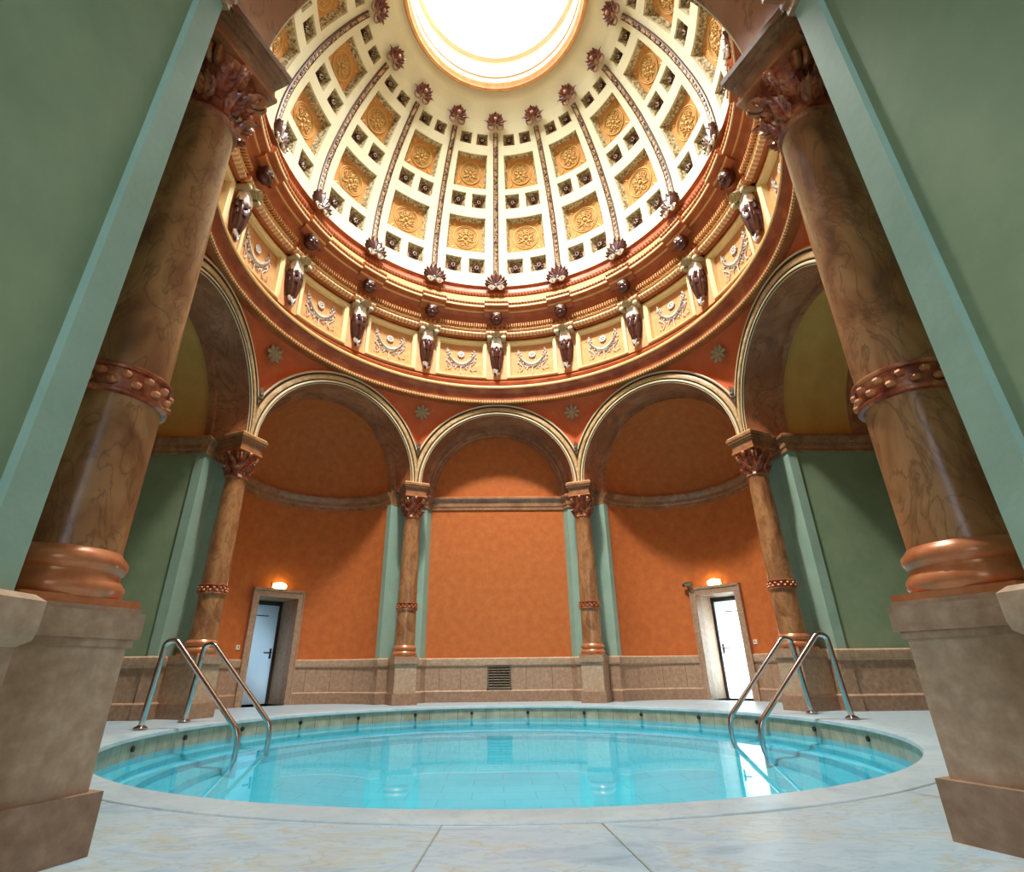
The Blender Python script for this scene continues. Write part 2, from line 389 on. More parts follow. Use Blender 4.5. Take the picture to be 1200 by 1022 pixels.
def build_dome():
    mb = MB()
    zb = [1.985, 2.03, 2.072, 2.12, 2.17, 2.213, 2.26, 2.31, 2.36, 2.413, 2.464, 2.50, 2.538, 2.565, 2.60, 2.64, 2.68, 2.717, 2.754, 2.775, 2.795, 2.83, 2.86, 2.89, 2.915, 2.935]
    ab = [0, 2, 4.0, 7, 10.0, 12.5, 15.5, 18.5, 20.5, 22.5]
    for bay in range(16):
        A0 = bay * 22.5
        for i in range(len(zb) - 1):
            zm = (zb[i] + zb[i + 1]) / 2
            for j in range(len(ab) - 1):
                am = (ab[j] + ab[j + 1]) / 2
                hole = any(z0 < zm < z1 and a0 < am < a1 for z0, z1 in SM_Z for a0, a1 in SM_A) or \
                       any(z0 < zm < z1 and 4.0 < am < 18.5 for z0, z1 in LG_Z)
                if hole: continue
                q = [dpt(D(A0 + ab[j]), zb[i]), dpt(D(A0 + ab[j + 1]), zb[i]), dpt(D(A0 + ab[j + 1]), zb[i + 1]), dpt(D(A0 + ab[j]), zb[i + 1])]
                mb.add(q, [(0, 1, 2, 3)], 0)
        def recess(a0, a1, z0, z1, depth, mar, na, nz, ground):
            am, zm = (a0 + a1) / 2, (z0 + z1) / 2
            za = [z for z in zb if z0 - 1e-6 <= z <= z1 + 1e-6]
            aa = [a for a in ab if a0 - 1e-6 <= a <= a1 + 1e-6]
            loop = [(a, za[0]) for a in aa] + [(aa[-1], z) for z in za[1:]] + [(a, za[-1]) for a in reversed(aa[:-1])] + [(aa[0], z) for z in reversed(za[1:-1])]
            rings = []
            for f, dep in ((0, 0), (.12, .22), (.30, .30), (.55, .75), (1, 1)):
                ring = []
                for a, z in loop:
                    ka = 1 - f * mar[0] * 2 / (a1 - a0); kz = 1 - f * mar[1] * 2 / (z1 - z0)
                    ring.append(dpt(D(A0 + am + (a - am) * ka), zm + (z - zm) * kz, -depth * dep))
                rings.append(ring)
            mb.grid(rings, [0, 1, 1, 1], closed=True)
            ka = 1 - mar[0] * 2 / (a1 - a0); kz = 1 - mar[1] * 2 / (z1 - z0)
            rows = []
            for iz in range(nz + 1):
                z = zm + (z0 + (z1 - z0) * iz / nz - zm) * kz
                rows.append([dpt(D(A0 + am + (a0 + (a1 - a0) * ia / na - am) * ka), z, -depth - .0005) for ia in range(na + 1)])
            mb.grid(rows, ground)
        for z0, z1 in LG_Z:
            recess(4.0, 18.5, z0, z1, .034, (1.25, .016 if z0 < 2.4 else .012), 6, 6, 3)
        for z0, z1 in SM_Z:
            for a0, a1 in SM_A:
                recess(a0, a1, z0, z1, .032, (1.05 if z0 < 2.7 else 1.2, (z1 - z0) * .14), 2, 2, 2)
    ob = mb.build('ceiling', ['dome_cream', 'coffer_molding', 'coffer_ground', 'medallion_ground'], smooth=30)
    struct(ob, 'cream coffered dome with a round skylight at its top', 'dome')
build_dome()

# oculus ring + skylight
mb = MB()
mb.lathe([(.415, 2.935), (.424, 2.925), (.416, 2.915), (.404, 2.92), (.400, 2.934), (.394, 2.94), (.392, 2.95)], n=96, mi=1)
mb.lathe([(.392, 2.95), (.392, 2.985)], n=96, mi=0)
mb.lathe([(.392, 2.985), (.388, 2.987), (.388, 2.992), (.392, 2.994)], n=96, mi=1)
mb.lathe([(.392, 2.994), (.392, 3.12), (.386, 3.124), (.372, 3.126), (.370, 3.16)], n=96, mi=0)
ring = mb.build('trim_1', ['fillet_white', 'pilaster_buff'], smooth=35)
struct(ring, 'moulded cream ring round the skylight at the top of the dome', 'ring')
mb = MB()
N = 64
mb.add([(0, 0, 3.15)] + [(.375 * sin(2 * pi * j / N), .375 * cos(2 * pi * j / N), 3.15) for j in range(N)],
       [(0, 1 + (j + 1) % N, 1 + j) for j in range(N)])
struct(mb.build('window_1', 'skylight_glass'), 'round glazed skylight, bright white with daylight', 'skylight')

# rosettes in small coffers
def rosette_mesh(w, h):
    mb = MB()
    for k in range(8):
        a = 2 * pi * k / 8
        M = Matrix.Rotation(a, 4, 'Z') @ Matrix.Translation((0, .12 * h, .004))
        mb.leaf(M, h * .5, w * .26, .004, .25, 5, 0)
    mb.ball((0, 0, .012), w * .30, h * .30, .014, 10, 6, 0)
    for k in range(6):
        a = 2 * pi * k / 6 + .3
        mb.ball((w * .2 * cos(a), h * .2 * sin(a), .021), w * .085, h * .085, .005, 6, 4, 1)
    mb.ball((0, 0, .027), w * .11, h * .11, .006, 8, 5, 0)
    return mb
ROW = ['lowest', 'middle', 'topmost']
BAYS = list(range(-6, 6))          # bay b lies between rib b and rib b+1
def bayname(b):
    return (ORD[b + 1] + ' bay right of central rib') if b >= 0 else (ORD[-b] + ' bay left of central rib')
for iz, (z0, z1) in enumerate(SM_Z):
    proto = None
    zc = (z0 + z1) / 2
    for ia, (a0, a1) in enumerate(SM_A):
        ac = (a0 + a1) / 2
        for b in BAYS:
            if proto is None:
                w = dr(zc) * D(a1 - a0) * .46; h = hypot(z1 - z0, dr(z1) - dr(z0)) * .46
                proto = rosette_mesh(w, h).build('coffer_rosette', ['rosette_dark', 'rosette_silver']); o = proto
            else:
                o = proto.copy(); COL.objects.link(o)
            M = dframe(D(22.5 * b + ac), zc)
            p = Vector(dpt(D(22.5 * b + ac), zc, -.033)) * S
            Mw = M.copy(); Mw.translation = p; o.matrix_world = Mw
            tag(o, f'dark rosette in {ROW[iz]} coffer row, {"left" if ia == 0 else "right"} of pair, {bayname(b)}', 'rosette', 'dark rosettes in the small coffers')

# medallions in large coffers
def medallion_mesh(w, h):
    mb = MB()
    def el(rx, ry, z, n=40): return [(rx * cos(2 * pi * j / n), ry * sin(2 * pi * j / n), z) for j in range(n)]
    mb.tube(el(w * .80, h * .80, .003), .0032, 6, 0, closed=True)
    mb.tube(el(w * .70, h * .70, .003), .0018, 6, 0, closed=True)
    mb.tube(el(w * .24, h * .24, .003), .0025, 6, 0, closed=True, )
    for k in range(8):
        a = 2 * pi * k / 8
        M = Matrix.Scale(w, 4, (1, 0, 0)) @ Matrix.Scale(h, 4, (0, 1, 0)) @ Matrix.Rotation(a, 4, 'Z')
        mb.leaf(M @ Matrix.Translation((0, .24, .002)), .20, .07, .003, .02, 4, 0)
        cx, cy = .48 * sin(a + pi / 8), .48 * cos(a + pi / 8)
        pts = []
        for j in range(14):
            th = j / 13 * 2.6 * pi; rr = .15 * (1 - j / 18)
            pts.append((w * (cx + rr * cos(th + a)), h * (cy + rr * sin(th + a)), .003))
        mb.tube(pts, .0022, 5, 0)
    for sx in (-1, 1):
        for sy in (-1, 1):
            M = Matrix.Translation((sx * w * .90, sy * h * .90, .002)) @ Matrix.Rotation(atan2(sx, -sy), 4, 'Z')
            mb.leaf(M, .30 * min(w, h), .10 * w, .003, .05, 4, 0)
    mb.ball((0, 0, .004), w * .12, h * .12, .006, 10, 6, 0)
    return mb
for iz, (z0, z1) in enumerate(LG_Z):
    proto = None; zc = (z0 + z1) / 2; ac = 11.25
    for b in BAYS:
        if proto is None:
            w = dr(zc) * D(14.5 / 2 - 1.35); h = hypot(z1 - z0, dr(z1) - dr(z0)) / 2 - .018
            proto = medallion_mesh(w, h).build('medallion_relief', ['medallion_relief']); o = proto
        else:
            o = proto.copy(); COL.objects.link(o)
        M = dframe(D(22.5 * b + ac), zc); Mw = M.copy(); Mw.translation = Vector(dpt(D(22.5 * b + ac), zc, -.0335)) * S; o.matrix_world = Mw
        tag(o, f'round scroll relief on orange in {"lower" if iz == 0 else "upper"} large coffer, {bayname(b)}', 'relief', 'scroll reliefs in the large coffers')

# ribs with finial and palmette (built at angle 0, then copied round)
def build_rib():
    z_lo, z_hi = 2.03, 2.80
    root = empty('dome_rib')
    root.location = Vector(dpt(0, 1.99)) * S
    org = Vector(dpt(0, 1.99))
    def part(mb, name, mats, par=root, smooth=40):
        o = mb.build(name, mats, None, tuple(org), smooth)
        o.parent = par; o.location = (0, 0, 0)
        return o
    n = 48; rows = []
    for i in range(n + 1):
        z = z_lo + (z_hi - z_lo) * i / n; w = .0155 * (1 - .18 * i / n)
        r = dr(z)
        row = []
        for x, off in ((-w, 0), (-w, .008), (-w * .72, .011), (-w * .7, .007), (0, .011 + .003 * cos(i * pi)), (w * .7, .007), (w * .72, .011), (w, .008), (w, 0)):
            row.append(dpt(x / r, z, off))
        rows.append(row)
    mb = MB(); nn = len(rows[0])
    vs = [p for r_ in rows for p in r_]; o0 = 0
    mb.v = [tuple(p) for p in vs]
    for i in range(n):
        for j in range(nn - 1):
            mb.f.append((i * nn + j, i * nn + j + 1, (i + 1) * nn + j + 1, (i + 1) * nn + j)); mb.m.append(0 if j in (3, 4) else 1)
    # raised leaves along the band
    for i in range(26):
        z = z_lo + .02 + (z_hi - z_lo - .04) * i / 25
        M = dframe(0, z); M = M @ Matrix.Translation((0, -.012, .010))
        mb.leaf(M, .026, .0085, .003, .12, 4, 0)
    part(mb, 'ornament_band', ['rib_ornament', 'rib_edge'])
    # palmette standing on the cornice
    mb = MB()
    base = Vector((0, dr(1.99) - .020, 1.962))
    up = Matrix.Translation(base) @ Matrix.Rotation(radians(90), 4, 'X')     # local y -> world z, local z -> world -y (into the room)
    for k in range(9):
        a = radians(-72 + 144 * k / 8)
        ln = .082 - .030 * abs(k - 4) / 4
        mb.leaf(up @ Matrix.Rotation(-a, 4, 'Z') @ Matrix.Translation((0, .012, 0)), ln, .0145, .006, .10, 5, 0)
    mb.ball(tuple(base + Vector((0, -.004, .010))), .018, .010, .014, 10, 6, 0)
    pal = part(mb, 'palmette', ['bronze_dark'])
    mb = MB()
    for sx in (-1, 1):
        pts = []
        for j in range(20):
            th = j / 19 * 3.4 * pi; rr = .017 * (1 - j / 24)
            pts.append((sx * (.024 + rr * cos(th)), base.y - .012, base.z - .012 + rr * sin(th)))
        mb.tube(pts, .0042, 6, 0)
    mb.tube([(-.014, base.y - .012, base.z - .016), (0, base.y - .014, base.z - .004), (.014, base.y - .012, base.z - .016)], .005, 6, 0)
    o = part(mb, 'scroll', ['silver_leaf']); o.parent = pal; o['label'] = 'silver white scrolls under the palmette'
    # finial
    mb = MB(); M0 = dframe(0, 2.835) @ Matrix.Translation((0, 0, .012))
    for k in range(11):
        a = radians(-105 + 210 * k / 10)
        mb.leaf(M0 @ Matrix.Rotation(-a, 4, 'Z') @ Matrix.Translation((0, .008, 0)), .046 if k % 2 else .040, .0105, .005, .3, 5, 0)
    for k in range(5):
        a = radians(-70 + 140 * k / 4)
        mb.leaf(M0 @ Matrix.Rotation(-a, 4, 'Z') @ Matrix.Translation((0, .004, .008)), .028, .008, .004, .5, 5, 0)
    for sx in (-1, 1):
        mb.tube([tuple(M0 @ Vector((sx * .012, -.004, .004))), tuple(M0 @ Vector((sx * .042, .004, .010))), tuple(M0 @ Vector((sx * .062, .008, .006)))], [.005, .004, .001], 6, 0)
    fin = part(mb, 'finial', ['finial_brown'])
    mb = MB()
    for sx in (-1, 1):
        pts = [tuple(M0 @ Vector((sx * (.024 + .017 * cos(2 * pi * j / 14)), -.020 + .015 * sin(2 * pi * j / 14), .006))) for j in range(14)]
        mb.tube(pts, .0048, 6, 0, closed=True)
    mb.ball(tuple(M0 @ Vector((0, -.008, .010))), .010, .010, .010, 8, 6, 0)
    mb.ball(tuple(M0 @ Vector((0, .016, .018))), .010, .010, .012, 8, 6, 0)
    o = part(mb, 'bow', ['finial_loop']); o.parent = fin
    return root
rib = build_rib()
def kname(k, what):
    if k == 0: return 'central ' + what
    return f'{what}, {ORD[abs(k)]} to the {"left" if k < 0 else "right"} of the central one'
for k in [0] + [q for i in range(1, 7) for q in (-i, i)]:
    o = rib if k == 0 else rotz(copy_tree(rib), k * pi / 8)
    tag(o, kname(k, 'ornamented rib running up the cream dome') if k else 'central ornamented rib running up the cream dome', 'rib', 'ornamented ribs of the dome')

# ------------------------------------------------------------------ entablature, drum, architrave
def ringmesh(segs, name, mats, n=192, a0=0, a1=2 * pi, smooth=30):
    mb = MB()
    for prof, mi in segs: mb.lathe(prof, n=n, mi=mi, a0=a0, a1=a1)
    return mb
CORN = [([(.945, 1.685), (.90, 1.685), (.900, 1.693)], 0), ([(.900, 1.693), (.884, 1.698), (.881, 1.703), (.882, 1.711), (.888, 1.714)], 1),
        ([(.888, 1.714), (.892, 1.716), (.890, 1.723)], 0), ([(.890, 1.723), (.884, 1.728), (.884, 1.733), (.890, 1.736)], 2),
        ([(.890, 1.736), (.888, 1.752)], 3), ([(.888, 1.752), (.878, 1.764), (.872, 1.785), (.862, 1.80), (.852, 1.805)], 0)]
CROWN = [([(.872, 1.790), (.852, 1.803), (.8505, 1.808)], 0), ([(.8505, 1.808), (.8485, 1.810), (.8485, 1.816), (.8475, 1.818)], 2), ([(.8475, 1.818), (.836, 1.820), (.822, 1.822)], 0),
         ([(.822, 1.822), (.818, 1.824), (.818, 1.832), (.821, 1.834)], 4), ([(.821, 1.834), (.823, 1.840), (.816, 1.846), (.816, 1.853), (.826, 1.858), (.835, 1.862)], 5)]
TOP = [([(.835, 1.862), (.842, 1.885), (.850, 1.905), (.862, 1.922)], 6), ([(.862, 1.922), (.853, 1.927), (.850, 1.936), (.853, 1.944), (.860, 1.948)], 7),
       ([(.860, 1.948), (.864, 1.962), (.862, 1.975), (.850, 1.985)], 0)]
CM = ['cornice_brown', 'bead_white', 'fillet_gold', 'dentil_band', 'fillet_cream', 'rope_gold', 'cove_cream', 'rope_brown', 'dentil_buff']
mb = MB()
for prof, mi in CORN + CROWN + TOP: mb.lathe(prof, n=192, mi=mi)
# ressauts above each bracket
for k in range(16):
    a = k * pi / 8
    for segs, w, off in ((CROWN, 4.3, .017), (CORN[:3], 3.5, .014)):
        prof = [p for sg, mi in segs for p in sg]
        a0, a1 = a - D(w), a + D(w)
        for sg, mi in segs: mb.lathe([(r - off, z) for r, z in sg], n=6, mi=mi, a0=a0, a1=a1)
        for ae in (a0, a1):
            pts = [((r - off) * sin(ae), (r - off) * cos(ae), z) for r, z in prof]
            pts2 = [(r * sin(ae), r * cos(ae), z) for r, z in prof]
            mb.grid([pts, pts2], 0)
# dentils
for k in range(16):
    for j in range(20):
        a = k * pi / 8 + D(3.6 + 15.3 * j / 19)
        c, s_ = cos(a), sin(a)
        v = []
        for z in (1.738, 1.756):
            for r in (.868, .892):
                for t in (-.003, .003): v.append((r * s_ + t * c, r * c - t * s_, z))
        mb.add(v, [(0, 1, 3, 2), (4, 6, 7, 5), (0, 4, 5, 1), (2, 3, 7, 6), (0, 2, 6, 4), (1, 5, 7, 3)], 8)
struct(mb.build('trim_2', CM, smooth=30), 'brown and gold circular cornice with dentils below the dome', 'cornice')

mb = MB()
mb.lathe([(.92, 1.298), (.878, 1.297)], n=192, mi=0)
mb.lathe([(.878, 1.297), (.872, 1.299), (.871, 1.306), (.875, 1.311), (.882, 1.313)], n=192, mi=1)
mb.lathe([(.882, 1.313), (.882, 1.350), (.876, 1.360), (.868, 1.365), (.858, 1.367)], n=192, mi=2)
mb.lathe([(.858, 1.367), (.8545, 1.370), (.8535, 1.376), (.856, 1.382), (.862, 1.384)], n=192, mi=3)
mb.lathe([(.862, 1.384), (.872, 1.390), (.93, 1.412), (.922, 1.425), (.918, 1.44), (.926, 1.452), (.945, 1.456)], n=192, mi=0)
struct(mb.build('trim_3', ['cornice_brown', 'bead_gold', 'frieze_marble', 'fillet_gold'], smooth=30), 'brown marble ring beam resting on the arches', 'architrave')

mb = MB()
mb.lathe([(.945, 1.45), (.945, 1.69)], n=128, mi=0)
for k in range(16):                                   # flat buff strips behind the brackets
    a = k * pi / 8; a0, a1 = a - D(3.25), a + D(3.25)
    mb.lathe([(.945, 1.455), (.918, 1.455), (.918, 1.475), (.922, 1.478), (.922, 1.66), (.916, 1.664), (.916, 1.686)], n=6, mi=0, a0=a0, a1=a1)
    for ae in (a0, a1):
        mb.add([(r * sin(ae), r * cos(ae), z) for r, z in ((.922, 1.455), (.922, 1.686), (.946, 1.686), (.946, 1.455))], [(0, 1, 2, 3)], 0)
struct(mb.build('wall_drum', ['pilaster_buff'], smooth=30), 'buff drum wall behind the carved brackets', 'wall')

# garland panels
def build_panel():
    root = empty('garland_panel'); root.location = Vector((0, .94, 1.458)) * S
    org = (0, .94, 1.458)
    def part(mb, name, mats, par=root):
        o = mb.build(name, mats, None, org, 40); o.parent = par; o.location = (0, 0, 0); return o
    z0, z1 = 1.459, 1.679; fw = D(8.05); iw = D(6.85); zi0, zi1 = 1.472, 1.661
    mb = MB()
    n = 10
    def arc(r, a, b, z): return [(r * sin(a + (b - a) * j / n), r * cos(a + (b - a) * j / n), z) for j in range(n + 1)]
    def loop(r, w, za, zb): return arc(r, -w, w, za)[:-1] + [(r * sin(w), r * cos(w), za + (zb - za) * j / 6) for j in range(6)] + arc(r, w, -w, zb)[:-1] + [(r * sin(-w), r * cos(-w), zb + (za - zb) * j / 6) for j in range(6)]
    rings = [loop(.944, fw, z0, z1), loop(.914, fw, z0, z1), loop(.912, fw - D(.25), z0 + .003, z1 - .003), loop(.912, iw + D(.45), zi0 - .004, zi1 + .006), loop(.917, iw + D(.25), zi0 - .003, zi1 + .004), loop(.919, iw, zi0, zi1), loop(.941, iw - D(.1), zi0, zi1)]
    mb.grid(rings, 0, closed=True)
    part(mb, 'frame', ['panel_frame'])
    mb = MB()
    mb.grid([arc(.9405, -iw, iw, zi0 + (zi1 - zi0) * j / 4) for j in range(5)], 0)
    part(mb, 'ground', ['panel_ground'])
    mb = MB(); r0 = .937; zm = 1.575
    def pt(x, z): return (r0 * sin(x / r0), r0 * cos(x / r0), z)
    rnd = random.Random(3)
    for j in range(27):                                # swag of leaves and flowers
        u = j / 26 * 2 - 1
        x = u * .064; z = zm + .020 - .052 * (1 - u * u)
        rad = .0085 * (1.1 - .45 * abs(u))
        p = pt(x, z); mb.ball((p[0], p[1] - .003, p[2]), rad * .8, .006, rad * .7, 7, 5, 0)
        for q in (-1, 1):
            p = pt(x + rnd.uniform(-.004, .004), z + q * rad * 1.1); mb.ball((p[0], p[1] - .001, p[2]), rad * .42, .004, rad * .42, 6, 4, 0)
    for j in range(9):                                 # shell rosette above the swag
        a = 2 * pi * j / 9
        p = pt(.013 * cos(a), zm + .027 + .013 * sin(a)); mb.ball((p[0], p[1] - .002, p[2]), .0062, .004, .0062, 6, 4, 0)
    p = pt(0, zm + .027); mb.ball(p, .007, .006, .007, 8, 5, 0)
    for sx in (-1, 1):                                 # bows and ribbons
        for j in range(5):
            p = pt(sx * (.064 + rnd.uniform(-.008, .008)), zm + .022 + j * .009); mb.ball(p, .0055, .004, .0055, 6, 4, 0)
        pts = [pt(sx * (.060 + .012 * sin(j * .9)), zm + .01 - j * .011) for j in range(8)]
        mb.tube(pts, .0022, 5, 0)
        pts = [pt(sx * (.022 + .016 * j / 6 + .006 * sin(j * 1.4)), zm - .045 - .012 * sin(j * .8)) for j in range(9)]
        mb.tube(pts, .002, 5, 0)
    for j in range(46):
        u = rnd.uniform(-1, 1); x = u * .074; z = zm + .016 - .056 * (1 - u * u) + rnd.gauss(0, .011)
        p = pt(x, max(zi0 + .012, min(zi1 - .012, z))); q_ = rnd.uniform(.0018, .0042); mb.ball((p[0], p[1], p[2]), q_ * rnd.uniform(.7, 1.6), .003, q_, 6, 4, 0)
    for sx in (-1, 1):
        for j in range(14):
            p = pt(sx * rnd.uniform(.050, .084), zm + rnd.uniform(-.075, .060)); q_ = rnd.uniform(.0016, .0036); mb.ball(p, q_ * 1.4, .003, q_, 6, 4, 0)
    for j in range(5):
        p = pt(0, zm - .044 - j * .009); mb.ball(p, .004, .003, .005, 6, 4, 0)
    part(mb, 'garland', ['garland_grey'])
    return root
pan = build_panel(); first = True
for b in BAYS:
    o = pan if first else copy_tree(pan)
    if first: first = False; base_loc = pan.location.copy()
    o.location = base_loc; o.rotation_euler = (0, 0, 0); rotz(o, (b + .5) * pi / 8)
    n_ = -b if b < 0 else b + 1
    tag(o, f'framed yellow panel with grey garland, {ORD[n_]} {"left" if b < 0 else "right"} of the central bracket', 'panel', 'garland panels round the drum')

# carved brackets (volute, white body, dark leaf) and dark carved bosses
def build_bracket():
    R0, Z0 = .918, 1.455
    root = empty('carved_bracket'); root.scale = (1.2, 1.12, 1); root.location = Vector((0, R0, Z0)) * S; org = (0, R0, Z0)
    def part(mb, name, mats, par=root, lab=None):
        o = mb.build(name, mats, None, org, 50); o.parent = par; o.location = (0, 0, 0)
        if lab: o['label'] = lab
        return o
    y = R0
    mb = MB()                                          # white body swelling inwards
    rows = []
    for z, w, dpt_ in ((1.598, .021, .030), (1.61, .024, .038), (1.63, .026, .042), (1.65, .024, .040), (1.668, .021, .036), (1.68, .022, .038)):
        rows.append([(w * sin(a), y - dpt_ * .25 - dpt_ * .75 * cos(a) , z) for a in [radians(-100 + 200 * j / 12) for j in range(13)]])
    mb.grid(rows, 0)
    part(mb, 'body', ['body_white'], lab='bright white body of the bracket')
    mb = MB()                                          # head block with side volutes
    mb.box(-.030, .030, y - .036, y + .002, 1.684, 1.706, 0)
    mb.box(-.034, .034, y - .040, y + .002, 1.702, 1.708, 0)
    for sx in (-1, 1):
        mb.tube([(sx * .030, y - .044, 1.678), (sx * .030, y + .002, 1.678)], .0105, 10, 0)
        mb.tube([(sx * .030, y - .047, 1.678), (sx * .030, y - .043, 1.678)], .005, 8, 1)
    vol = part(mb, 'volute_block', ['olive_stone', 'body_white'])
    mb = MB()
    mb.tube([(0, y - .030, 1.694), (0, y - .060, 1.676)], .0165, 14, 0)
    mb.tube([(0, y - .059, 1.677), (0, y - .0635, 1.674)], .0105, 12, 0)
    part(mb, 'round_boss', ['olive_stone'], vol)
    mb = MB()                                          # dark acanthus sheath
    rows = []
    for z, w in ((1.505, .013), (1.525, .018), (1.55, .023), (1.575, .026), (1.598, .028), (1.608, .025)):
        rows.append([((w + .003 * cos(7 * a)) * sin(a), y - .004 - (w + .008 + .004 * cos(7 * a)) * max(cos(a), -.1), z) for a in [radians(-100 + 200 * j / 28) for j in range(29)]])
    mb.grid(rows, 0)
    for k in range(7):
        a = radians(-80 + 160 * k / 6)
        M = Matrix.Translation((.024 * sin(a), y - .006 - .030 * cos(a), 1.596)) @ Matrix.Rotation(a, 4, 'Z') @ Matrix.Rotation(radians(-90), 4, 'X') @ Matrix.Rotation(pi, 4, 'Z') @ Matrix.Scale(-1, 4, (0, 0, 1))
        mb.leaf(M, .050, .010, .004, -.1, 5, 0)
        M = Matrix.Translation((.021 * sin(a + .2), y - .006 - .028 * cos(a + .2), 1.566)) @ Matrix.Rotation(a + .2, 4, 'Z') @ Matrix.Rotation(radians(-90), 4, 'X') @ Matrix.Rotation(pi, 4, 'Z') @ Matrix.Scale(-1, 4, (0, 0, 1))
        mb.leaf(M, .048, .009, .004, -.1, 5, 0)
    part(mb, 'leaf_sheath', ['bronze_dark'], lab='dark brown acanthus sheath')
    mb = MB()                                          # pendant of pale leaves
    for k, (dx, dz, ln) in enumerate(((-.012, .048, .034), (.012, .048, .034), (0, .050, .048), (-.007, .036, .030), (.007, .036, .030))):
        M = Matrix.Translation((dx, y - .016, Z0 + dz)) @ Matrix.Rotation(dx * 25, 4, 'Y') @ Matrix.Rotation(radians(90), 4, 'X') @ Matrix.Scale(-1, 4, (0, 1, 0))
        mb.leaf(M, ln, .008, .004, .05, 5, k % 2)
    part(mb, 'leaf_pendant', ['silver_leaf', 'bronze_dark'])
    return root
br = build_bracket()
mb = MB()                                              # dark boss: carved mask under the cornice
c = (0, .850, 1.777)
mb.ball(c, .031, .029, .035, 16, 12, 0)
for sx in (-1, 1):
    mb.ball((sx * .010, c[1] - .022, c[2] - .004), .007, .006, .005, 8, 6, 0)
    mb.ball((sx * .020, c[1] - .010, c[2] + .010), .010, .010, .012, 8, 6, 0)
    mb.ball((sx * .018, c[1] - .012, c[2] - .014), .009, .010, .010, 8, 6, 0)
mb.ball((0, c[1] - .027, c[2] - .008), .006, .007, .010, 8, 6, 0)
mb.ball((0, c[1] - .020, c[2] - .022), .011, .009, .008, 8, 6, 0)
for k in range(5):
    a = radians(-50 + 25 * k)
    mb.leaf(Matrix.Translation((0, c[1] - .024, c[2] + .006)) @ Matrix.Rotation(radians(80), 4, 'X') @ Matrix.Rotation(-a, 4, 'Z'), .026, .006, .004, -.2, 4, 1)
mb.tube([(0, c[1] + .012, c[2] + .004), (0, .885, c[2] + .010)], .016, 10, 0)
boss = mb.build('carved_boss', ['bronze_dark', 'rosette_silver'], None, c)
bl, ol = br.location.copy(), boss.location.copy(); first = True
for k in [0] + [q for i in range(1, 7) for q in (-i, i)]:
    o = br if k == 0 else copy_tree(br)
    o.location = bl; o.rotation_euler = (0, 0, 0); rotz(o, k * pi / 8)
    tag(o, 'central white and dark brown carved bracket on the drum' if k == 0 else f'white and dark carved bracket, {ORD[abs(k)]} {"left" if k < 0 else "right"} of the central bracket', 'bracket', 'carved brackets round the drum')
    o = boss if k == 0 else boss.copy()
    if k: COL.objects.link(o)
    o.location = ol; o.rotation_euler = (0, 0, 0); rotz(o, k * pi / 8)
    tag(o, 'dark carved ball above the central bracket' if k == 0 else f'dark carved ball above the bracket {ORD[abs(k)]} {"left" if k < 0 else "right"} of the central one', 'boss', 'dark carved balls under the cornice')

# ------------------------------------------------------------------ the eight bays
FACE = .90; ZC = .898; RI = .347; RO = .402; DP = 1.02; RN = .335
def arch(mb, prof, n=48, mi=0, clamp=True, th=93.5):
    rows = []
    for rho, d in prof:
        row = []
        for j in range(n + 1):
            a = radians(-th + 2 * th * j / n)
            t = rho * sin(a)
            if clamp: t = max(-d * T8, min(d * T8, t))
            row.append((t, d, ZC + rho * cos(a)))
        rows.append(row)
    mb.grid(rows, mi)
def offset_path(path, o, ends=True):
    out = []; n = len(path)
    for i in range(n):
        p = Vector(path[i])
        dirs = []
        if i > 0: dirs.append((p - Vector(path[i - 1])).normalized())
        if i < n - 1: dirs.append((Vector(path[i + 1]) - p).normalized())
        ns = [Vector((-q.y, q.x)) for q in dirs]
        if len(ns) == 2:
            b = (ns[0] + ns[1]); b.normalize(); k = o / max(.3, b.dot(ns[0])); q = p + b * k
        else:
            q = p + ns[0] * o
            if ends is True or (ends and ends[0 if i == 0 else 1]): q.x = (1 if p.x > 0 else -1) * q.y * T8
        out.append((q.x, q.y))
    return out
def strip(mb, path, prof, mi=0, ends=True):
    rows = []
    for o, z in prof: rows.append([(x, y, z) for x, y in offset_path(path, o, ends)])
    mb.grid(rows, mi)
def wall(mb, path, z0, z1, mi=0, n=1):
    mb.grid([[(x, y, z0 + (z1 - z0) * j / n) for x, y in path] for j in range(n + 1)], mi)
def arcpath(c, r, a0, a1, n):
    return [(r * sin(a0 + (a1 - a0) * j / n), c + r * cos(a0 + (a1 - a0) * j / n)) for j in range(n + 1)]
MIT = (DP * T8, DP)
BACK = 1.06; PEND = 1.95
PAL = [(.33, DP), (.33, DP + .012)]
kinds = ['flat', 'apse', 'passage', 'apse', 'passage', 'apse', 'passage', 'apse']
DOOR_T = {1: -.012, 7: .012}
TRIM = [4]
DZ = .168
DADO = [(.014, 0), (.014, .040), (.010, .044), (.007, .045), (.007, .136), (.012, .140), (.013, .146), (.013, .164), (.008, .168), (0, .169)]
IMP = [(0, .816), (.005, .817), (.005, .830), (.008, .834), (.008, .850), (.014, .860), (.018, .868), (.018, .876), (.012, .882), (0, .882)]
IMPM = [0] * 9
def rot_obj(o, k): o.rotation_euler = (0, 0, -k * pi / 4); return o

def dado_mesh(mb, path, ends):
    # three courses of stone with joints
    strip(mb, path, DADO[:2], 1, ends); strip(mb, path, DADO[1:5], 0, ends); strip(mb, path, DADO[4:], 2, ends)

